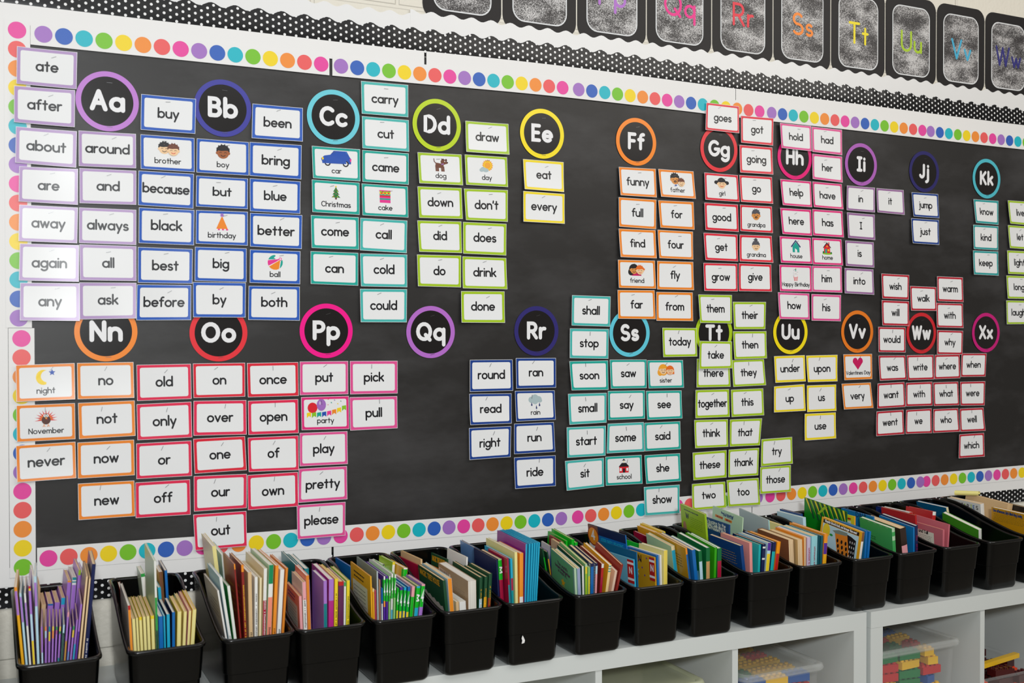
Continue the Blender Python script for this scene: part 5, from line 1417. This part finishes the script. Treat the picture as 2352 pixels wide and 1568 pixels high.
7 f 2 0.359 1.3876 -0.3320 0.7777 0.0081 0.0980 0.2042 -0.0688 -0.0306 0.0265 lg.014,bg.201,cr nv p2 lv
7 f 4 0.372 1.3974 -0.3520 0.7777 0.0037 0.0980 0.2086 -0.0644 -0.0306 0.0265 cr.268,te cr p1
7 f 5 0.413 1.4022 -0.3520 0.7777 0.0046 0.1355 0.2069 -0.0505 -0.0306 0.0265 cy.198,cr.124,te cy p1
7 f 6 0.473 1.4078 -0.3520 0.7777 0.0061 0.1500 0.2193 -0.0287 -0.0306 0.0265 py py p1 oval
7 f 7 0.469 1.4151 -0.3520 0.7776 0.0082 0.1220 0.2162 -0.0081 -0.0306 0.0265 or.422,wh or p1
7 f 8 0.506 1.4244 -0.3520 0.7777 0.0037 0.1471 0.2341 0.0105 -0.0306 0.0265 cy mg3 p1
7 f 9 0.507 1.4292 -0.3520 0.7777 0.0035 0.1511 0.2339 0.0235 -0.0306 0.0265 cy cy p1
7 f 10 0.508 1.4338 -0.3520 0.7777 0.0033 0.1538 0.2340 0.0316 -0.0306 0.0265 cy cy p1
7 f 11 0.507 1.4382 -0.3520 0.7777 0.0029 0.1465 0.2346 0.0372 -0.0306 0.0265 cy cy p1
7 f 12 0.508 1.4424 -0.3520 0.7778 0.0030 0.1466 0.2347 0.0419 -0.0306 0.0265 cy cy p1
7 f 13 0.508 1.4465 -0.3520 0.7778 0.0032 0.1468 0.2348 0.0460 -0.0306 0.0265 cy cy p1
8 m 4 0.150 1.5821 -0.2250 0.7778 0.0040 0.1285 0.1895 -0.2094 -0.0550 0.0516 pu.015,li pu p2
8 m 3 0.172 1.5751 -0.2310 0.7779 0.0031 0.1283 0.1898 -0.1978 -0.0550 0.0817 dg.086,am dg p2
8 m 2 0.222 1.5698 -0.2250 0.7778 0.0032 0.1220 0.1956 -0.2099 -0.0550 0.0503 dg.111,bl dg p2
8 m 1 0.250 1.5639 -0.2390 0.7778 0.0030 0.1220 0.1996 -0.2052 -0.0550 0.0640 dg.100,bg dg p2
8 f 1 0.332 1.5541 -0.3520 0.7780 0.0052 0.1100 0.1861 -0.1535 -0.0550 0.2100 mi sg p2 kg
8 f 2 0.325 1.5607 -0.3520 0.7780 0.0068 0.1100 0.1838 -0.1467 -0.0550 0.2090 pl2 pb p2
8 f 5 0.365 1.5799 -0.3520 0.7779 0.0038 0.1320 0.1835 -0.1085 -0.0550 0.2172 lg.109,ye lg p2 tred
8 f 3 0.319 1.5687 -0.3520 0.7780 0.0043 0.1160 0.1884 -0.1331 -0.0550 0.2175 wh dg p2
8 f 4 0.335 1.5741 -0.3520 0.7780 0.0047 0.1220 0.1926 -0.1192 -0.0550 0.2201 mi.033,ye.084,lm lg p2
8 f 6 0.335 1.5848 -0.3520 0.7779 0.0070 0.1040 0.1913 -0.0989 -0.0550 0.2104 nv.040,bl nv p2 chk
8 f 7 0.324 1.5930 -0.3520 0.7779 0.0048 0.1010 0.1898 -0.0773 -0.0550 0.2074 nv.032,pb.097,pk nv p2 chk
8 f 8 0.320 1.5991 -0.3520 0.7779 0.0057 0.1040 0.1868 -0.0336 -0.0550 0.2109 wh.048,re.112,cr mr p2
8 f 9 0.314 1.6060 -0.3520 0.7780 0.0065 0.1220 0.1839 0.0231 -0.0550 0.2175 cm.013,te.013,cm.019,te.013,cm.019,te.013,pe2 am p1
8 f 11 0.292 1.6137 -0.3520 0.7783 0.0055 0.1470 0.1685 0.0797 -0.0550 0.2220 pk2 pk2 p1
8 f 10 0.319 1.6206 -0.3520 0.7784 0.0053 0.1238 0.1826 0.1070 -0.0550 0.2242 mr mr p2
8 m 5 0.150 1.5911 -0.2470 0.7778 0.0046 0.0830 0.1955 -0.0679 -0.0550 0.0963 ta ta p2
8 b 2 0.150 1.6009 -0.1930 0.7777 0.0039 0.0696 0.1967 -0.0152 -0.0550 0.0677 mr mr p2
8 b 3 0.150 1.6057 -0.1950 0.7777 0.0043 0.0986 0.1985 0.0075 -0.0550 0.0650 bg bg p2
8 b 4 0.150 1.6184 -0.2030 0.7780 0.0068 0.1066 0.1944 0.0407 -0.0550 0.0639 bg bg p2
8 b 5 0.150 1.6105 -0.2050 0.7779 0.0066 0.1086 0.2028 0.0294 -0.0550 0.0637 bg.090,lm bg p2
8 b 1 0.150 1.5994 -0.1470 0.7777 0.0030 0.0503 0.1791 -0.0398 -0.0550 0.0741 bl wh p2
9 m 1 0.150 1.7406 -0.2850 0.7777 0.0030 0.1540 0.2175 -0.1268 0.0500 0.0137 bl nv p1 step
9 m 2 0.150 1.7500 -0.2510 0.7777 0.0030 0.1542 0.1851 -0.0782 0.0500 0.0177 pb sb p1
9 f 2 0.381 1.7107 -0.3520 0.7776 0.0030 0.1510 0.1909 -0.0476 0.0500 0.0000 tb2 tb2 p1
9 f 1 0.323 1.7056 -0.3520 0.7777 0.0039 0.1220 0.1749 -0.0653 0.0500 0.0000 cy cy2 p2 N2
9 f 3 0.341 1.7579 -0.3520 0.7777 0.0040 0.0980 0.1750 -0.0563 0.0499 0.0065 go go p1 N1
9 f 4 0.351 1.7630 -0.3520 0.7776 0.0047 0.1220 0.1787 -0.0424 0.0490 0.0022 bl bl p1
9 f 5 0.346 1.7689 -0.3520 0.7776 0.0041 0.1220 0.1781 -0.0254 0.0449 0.0014 wh wh p1 tdark
9 f 6 0.380 1.7741 -0.3520 0.7776 0.0098 0.0974 0.1875 0.0031 0.0306 0.0037 ye2 py p1
10 b 1 0.150 1.8706 -0.1953 0.7777 0.0047 0.1004 0.1797 -0.1124 -0.0550 0.0444 wh cr p1
10 b 4 0.150 1.9200 -0.2033 0.7778 0.0049 0.1083 0.1750 -0.2100 -0.0550 0.0354 cr mr p2
9 m 3 0.150 1.7809 -0.2510 0.7777 0.0039 0.1382 0.1791 0.0270 -0.0005 0.0096 bg bg p1
10 f 1 0.259 1.8557 -0.3003 0.7779 0.0091 0.1100 0.1911 -0.1980 -0.0550 0.1088 cm.052,cy mi p2
10 f 2 0.316 1.8671 -0.3403 0.7779 0.0047 0.1276 0.1945 -0.2066 -0.0550 0.1179 or.079,bl go p2
10 f 3 0.345 1.8724 -0.3503 0.7779 0.0083 0.1365 0.1898 -0.1796 -0.0550 0.1179 bl bl p2
10 f 4 0.303 1.8819 -0.3503 0.7779 0.0084 0.1220 0.1845 -0.1384 -0.0550 0.1179 dg2.136,pb dg2 p1 sky
10 f 5 0.340 1.8914 -0.3503 0.7778 0.0098 0.1220 0.1893 -0.0763 -0.0550 0.1179 dg2.170,tn2 dg2 p1
10 f 7 0.345 1.9220 -0.3503 0.7778 0.0108 0.1220 0.1849 -0.0725 -0.0550 0.1179 dg2.162,cr dg2 p1
10 f 6 0.321 1.9086 -0.3503 0.7778 0.0060 0.1220 0.1874 -0.0429 -0.0550 0.1179 bg2 bg2 p1
11 b 1 0.168 2.0185 -0.2016 0.7778 0.0054 0.1089 0.2358 -0.1558 -0.0550 0.0975 lm lm p2 lime
10 b 3 0.150 1.9130 -0.2033 0.7778 0.0059 0.1083 0.2004 -0.2100 -0.0550 0.0354 ye ye p2
10 b 2 0.150 1.9029 -0.2033 0.7778 0.0088 0.1083 0.1952 -0.2100 -0.0550 0.0354 am am p2
11 f 1 0.298 2.0118 -0.3486 0.7778 0.0083 0.1284 0.1812 -0.1491 -0.0549 0.0364 bl2 bl2 p2
11 f 2 0.352 2.0212 -0.3486 0.7777 0.0076 0.1170 0.1841 -0.0554 -0.0518 0.0368 pk3 pk3 p2
11 f 3 0.341 2.0348 -0.3486 0.7778 0.0060 0.0980 0.1778 0.0208 -0.0483 0.0379 tq tq p2
11 f 4 0.334 2.0419 -0.3486 0.7780 0.0083 0.1220 0.1777 0.0445 -0.0518 0.0392 nv.033,wh.023,nv.127,wh.023,nv nv p2
11 f 5 0.338 2.0516 -0.3486 0.7783 0.0097 0.1178 0.1798 0.0679 -0.0501 0.0432 pu.102,pb.041,ye pb p2
11 f 6 0.338 2.0625 -0.3486 0.7785 0.0094 0.1210 0.1803 0.0880 -0.0483 0.0461 nv.122,tq nv p1
11 f 7 0.312 2.0729 -0.3486 0.7787 0.0095 0.1190 0.1805 0.1033 -0.0482 0.0463 or2.156,re or2 p2
11 n 2 0.150 2.0851 -0.2166 0.7777 0.0030 0.1239 0.2188 0.0006 -0.0165 0.0927 mi mi p2 mint
11 m 1 0.165 2.0353 -0.2476 0.7777 0.0037 0.1220 0.2080 -0.0283 -0.0352 0.0393 bl2 bl2 p1 busy
12 f 1 0.293 2.1514 -0.3369 0.7777 0.0147 0.1220 0.1790 -0.0930 -0.0545 0.0526 ta2 br p2 fore
12 f 2 0.319 2.1670 -0.3469 0.7777 0.0135 0.1100 0.1790 -0.0740 -0.0543 0.0541 ta2 ta2 p2 fore
12 f 3 0.340 2.1818 -0.3469 0.7777 0.0061 0.1100 0.1839 -0.0508 -0.0542 0.0552 ta or p2
12 f 4 0.339 2.1890 -0.3469 0.7777 0.0097 0.1224 0.1822 -0.0338 -0.0542 0.0553 li2 li2 p1 tred
12 f 5 0.338 2.1999 -0.3469 0.7777 0.0172 0.1220 0.1842 -0.0167 -0.0546 0.0520 pb2 pb2 p2 tred
12 f 6 0.335 2.2184 -0.3469 0.7777 0.0037 0.1220 0.1821 -0.0014 -0.0549 0.0501 dk dk p2
12 f 7 0.334 2.2234 -0.3469 0.7778 0.0067 0.1240 0.1821 0.0143 -0.0550 0.0494 dk dk p1
12 f 8 0.347 2.2314 -0.3469 0.7780 0.0101 0.1348 0.1855 0.0290 -0.0550 0.0491 or.104,am.014,pu.146,am or p2
12 b 1 0.150 2.2257 -0.1999 0.7777 0.0087 0.1084 0.1839 0.0028 -0.0550 0.0349 ta py p2
12 m 1 0.150 2.1922 -0.2219 0.7778 0.0032 0.1220 0.2096 -0.1477 -0.0480 0.0999 pb2 gb p2
13 m 2 0.156 2.3979 -0.2561 0.7777 0.0030 0.1671 0.2157 -0.0521 -0.0537 0.0784 dg3 lf p1 leaf
13 m 3 0.150 2.4084 -0.2761 0.7776 0.0037 0.1687 0.2028 -0.0134 -0.0108 0.0163 or ye p1 yel
13 f 1 0.319 2.3377 -0.3451 0.7781 0.0076 0.1420 0.1834 0.0508 0.0114 0.1200 br.128,wh am p2 way
13 f 2 0.335 2.3664 -0.3451 0.7777 0.0052 0.1190 0.1844 -0.0076 -0.0547 0.0880 bl bl3 p2
13 f 3 0.319 2.3728 -0.3451 0.7778 0.0056 0.0980 0.1814 0.0186 -0.0539 0.0900 bl bl3 p2
14 m 1 0.150 2.4961 -0.2724 0.7777 0.0043 0.1220 0.1986 -0.1309 -0.0550 0.0371 bl bl3 p2 dahl
13 b 1 0.150 2.3356 -0.1781 0.7777 0.0062 0.0882 0.2007 -0.0814 -0.0550 0.0009 bl2 bl2 p2
13 m 1 0.150 2.3203 -0.1981 0.7777 0.0093 0.1082 0.1948 -0.0628 -0.0550 0.0050 pb pb p1
14 f 1 0.306 2.4815 -0.3434 0.7778 0.0097 0.1160 0.1843 -0.1583 -0.0550 0.0961 mi.052,gr2.061,mi.061,gr2 gr2 p1 green
14 f 2 0.312 2.5182 -0.3434 0.7779 0.0189 0.1220 0.1831 -0.2100 -0.0550 0.1000 bb.255,pk bb p2
14 f 3 0.332 2.5426 -0.3434 0.7778 0.0049 0.1220 0.1803 -0.0991 -0.0550 0.1000 bl3 bl3 p2
14 f 4 0.328 2.5498 -0.3434 0.7778 0.0091 0.1220 0.1841 -0.1040 -0.0550 0.1000 nv nv p1 tred
15 m 1 0.269 2.6428 -0.2687 0.7777 0.0055 0.1220 0.1893 -0.1082 -0.0229 0.0275 re re2 p2
15 b 1 0.234 2.6714 -0.1947 0.7776 0.0056 0.1082 0.1815 -0.0393 -0.0456 0.0067 bk nv2 p1 binder
15 b 4 0.150 2.6921 -0.1687 0.7783 0.0087 0.0821 0.1736 0.0748 -0.0456 0.0067 ye ye p1
15 b 2 0.150 2.6783 -0.1927 0.7781 0.0116 0.1062 0.1787 0.0388 -0.0456 0.0067 re wh p1
15 f 1 0.246 2.6457 -0.3417 0.7777 0.0063 0.1130 0.1613 -0.0341 -0.0501 0.0522 rs rs p2 pinkp
15 f 2 0.294 2.6564 -0.3417 0.7777 0.0048 0.1220 0.1740 0.0045 -0.0205 0.0670 rs rs p2
15 b 3 0.175 2.6984 -0.2447 0.7788 0.0119 0.0987 0.1863 0.0969 -0.0456 0.0067 wh.052,re re2 p2
16 b 1 0.254 2.8710 -0.1930 0.7778 0.0085 0.1082 0.1883 -0.2665 -0.0142 0.0273 cm tb2 p1
16 f 1 0.150 2.8203 -0.3100 0.7781 0.0113 0.1220 0.1596 -0.2915 -0.0550 0.2500 wh gr3 p1
17 m 1 0.169 2.9671 -0.2030 0.7777 0.0137 0.1182 0.1858 -0.1246 -0.0168 0.0307 wh wh p2 diar
17 f 1 0.301 2.9725 -0.3400 0.7777 0.0140 0.1221 0.1732 -0.0412 -0.0393 0.0338 am go2 p1 noon
17 b 1 0.160 2.9926 -0.2290 0.7803 0.0214 0.1444 0.1846 0.1200 0.0143 0.0709 ta ta p2
17 b 2 0.150 3.0231 -0.2930 0.7789 0.0164 0.1010 0.1778 0.0764 -0.0107 0.0481 bk bk p2
'''
for line in BOOKS.strip().split('\n'):
    p = line.split(' ')
    num = [float(v) for v in p[3:13]]
    book(int(p[0]), p[1], int(p[2]), *num, p[13], p[14], p[15], p[16] if len(p) > 16 else '')

# rolled yellow sticky note on the books of the last bin
mb = MB()
rows = []
for k in range(15):
    a = -0.6 + k * 0.36
    r = 0.0062 + 0.0004 * k / 3
    rows.append([((2.9628, -0.1034, 0.972)[0] + u * 0.050 + math.cos(a) * r * 0.9, (2.9628, -0.1034, 0.972)[1] - u * 0.042 + 0.3 * math.cos(a) * r, (2.9628, -0.1034, 0.972)[2] + 0.0075 + math.sin(a) * r * 0.9) for u in (0, 0.5, 1)])
mb.grid(rows, mat('sticky_note_yellow', (236, 226, 140), 0.6))
tag(mb.build('sticky_note'), 'pale yellow curled sticky note lying on the book tops at the right edge', 'sticky note')

# ------------------------------------------------------------------ clear boxes of building bricks
M_CLEAR = mat('clear_plastic', (226, 232, 232), 0.15, 0.5, 0.0, 0.1)
M_LID = mat('frosted_lid', (214, 218, 216), 0.25, 0.5, 0.0, 0.36)
M_LIDG = mat('frosted_green_lid', (202, 206, 172), 0.35, 0.5, 0.0, 0.65)
TB = [mat('brick_red', (196, 30, 36), 0.3), mat('brick_yellow', (240, 190, 30), 0.3), mat('brick_green', (24, 122, 66), 0.3), mat('brick_blue', (28, 84, 160), 0.3), mat('brick_dark_red', (74, 18, 20), 0.35), mat('brick_orange', (226, 70, 30), 0.3)]
TBN = ['red', 'yellow', 'green', 'blue', 'dark red', 'orange']
_tb = {}


def toy_brick(loc, rz, n, ci, label, group):
    key = (n, ci)
    if key not in _tb:
        mb = MB()
        L = 0.032 * n / 2
        mb.box((-L / 2, -0.016, 0), (L / 2, 0.016, 0.0192), TB[ci])
        st = MB()
        for i in range(n):
            for j in range(2):
                cx, cy = -L / 2 + 0.008 + 0.016 * i, -0.008 + 0.016 * j
                c = [(cx + 0.0048 * math.cos(k * math.pi / 6), cy + 0.0048 * math.sin(k * math.pi / 6)) for k in range(12)]
                st.grid([[(p[0], p[1], 0.0192) for p in c], [(p[0], p[1], 0.0236) for p in c]], TB[ci], False, True)
                st.poly([(p[0], p[1], 0.0236) for p in c], TB[ci])
        o = mb.build('toy_brick')
        bev(o, 0.0008)
        o.data.name = 'toy_brick'
        s = st.build('studs', o)
        _tb[key] = o
    else:
        o = copy_tree(_tb[key])
    o.location = loc
    o.rotation_euler = (0, 0, rz)
    tag(o, label, 'toy brick', group)


def storage_box(x0, x1, y0, y1, z0, zt, label, lidm, lid=True):
    t = thing('storage_box', label, 'storage box', ((x0 + x1) / 2, y0, z0), (0, 0, 0), 'clear plastic storage boxes')
    hw, d, h = (x1 - x0) / 2, y1 - y0, zt - z0
    mb = MB()
    def rg(f, o, z):
        e = hw - 0.018 * (1 - f) - o
        return [(p[0], p[1], z) for p in rrect(-e, 0.016 * (1 - f) + o, e, d - 0.016 * (1 - f) - o, 0.022, 5)]
    mb.grid([rg(0, 0, 0.0)[::-1], rg(1, 0.006, h - 0.012)[::-1]], M_CLEAR, True, True)
    mb.poly(rg(0, 0, 0.0), M_CLEAR)
    mb.grid([rg(1, 0.006, h - 0.012)[::-1], rg(1, 0.001, h - 0.012)[::-1], rg(1, 0.001, h - 0.018)[::-1]], M_CLEAR, True, True)
    mb.build('tub', t)
    if lid:
        mb = MB()
        mb.grid([rg(1, -0.002, h - 0.014)[::-1], rg(1, -0.004, h - 0.008)[::-1], rg(1, -0.001, h)[::-1], rg(1, 0.006, h + 0.001)[::-1], rg(1, 0.012, h - 0.004)[::-1]], lidm, True, True)
        mb.poly(rg(1, 0.012, h - 0.004), lidm)
        mb.build('lid', t)
    return t


def fill(x0, x1, y0, y1, z0, layers, name, cols, keep, seed):
    q = random.Random(seed)
    nx, ny = 3, 5
    sx, sy = (x1 - x0) / nx, (y1 - y0) / ny
    cnt = {}
    for k in range(layers):
        for i in range(nx):
            for j in range(ny):
                if not keep(i, j, k):
                    continue
                ci = q.choice(cols)
                n = 4 if sx > 0.065 and q.random() < 0.8 else 2
                if n == 2 and sx > 0.065:
                    x = x0 + sx * (i + 0.5) + q.uniform(-0.012, 0.012)
                    rz = q.uniform(-0.5, 0.5)
                else:
                    x = x0 + sx * (i + 0.5)
                    rz = q.uniform(-0.16, 0.16)
                cnt[ci] = cnt.get(ci, 0) + 1
                toy_brick((x, y0 + sy * (j + 0.5), z0 + 0.0238 * k), rz, n, ci, '%s toy brick in %s' % (TBN[ci], name), '%s toy bricks in %s' % (TBN[ci], name))


FZ = 0.3935
storage_box(1.632, 1.884, -0.362, -0.07, FZ, 0.662, 'clear storage box with frosted greenish lid, leftmost cube in view', M_LIDG)
storage_box(1.985, 2.226, -0.372, -0.06, FZ, 0.657, 'clear storage box with frosted lid in the cube beside the shelf joint', M_LID)
storage_box(2.402, 2.694, -0.362, -0.05, FZ, 0.653, 'clear storage box full of bright bricks in the right shelf', M_LID)
storage_box(2.758, 3.040, -0.362, -0.05, FZ, 0.545, 'lidless clear storage box with dark bricks at the right edge', M_LID, False)
fill(2.006, 2.205, -0.350, -0.09, FZ + 0.003, 10, 'the lidded box beside the shelf joint', [0, 1, 1, 2, 3], lambda i, j, k: j == 0 or i == 2 or k > 7, 4)
fill(2.434, 2.662, -0.340, -0.08, FZ + 0.003, 10, 'the brick box of the right shelf', [0, 0, 1, 2, 3, 1], lambda i, j, k: j == 0 or i == 2 or k > 7, 11)
fill(2.785, 3.015, -0.340, -0.08, FZ + 0.003, 6, 'the lidless box', [4, 4, 4, 5], lambda i, j, k: (j == 0 or i == 0 or k > 3) and (k < 5 or (i + j) % 2), 8)
fill(1.650, 1.850, -0.335, -0.10, FZ + 0.003, 8, 'the box with the greenish lid', [1, 1, 2, 3], lambda i, j, k: (j == 0 and i != 1) or i == 2 or k > 6, 9)
mb = MB()
mb.box((-0.1, -0.008, 0), (0.1, 0.008, 0.012), TB[1])
o = mb.build('toy_bar')
o.location = (2.90, -0.30, 0.5435)
o.rotation_euler = (0, 0, 0.15)
bev(o, 0.002)
tag(o, 'long yellow toy bar lying on the dark bricks in the lidless box', 'toy bar')
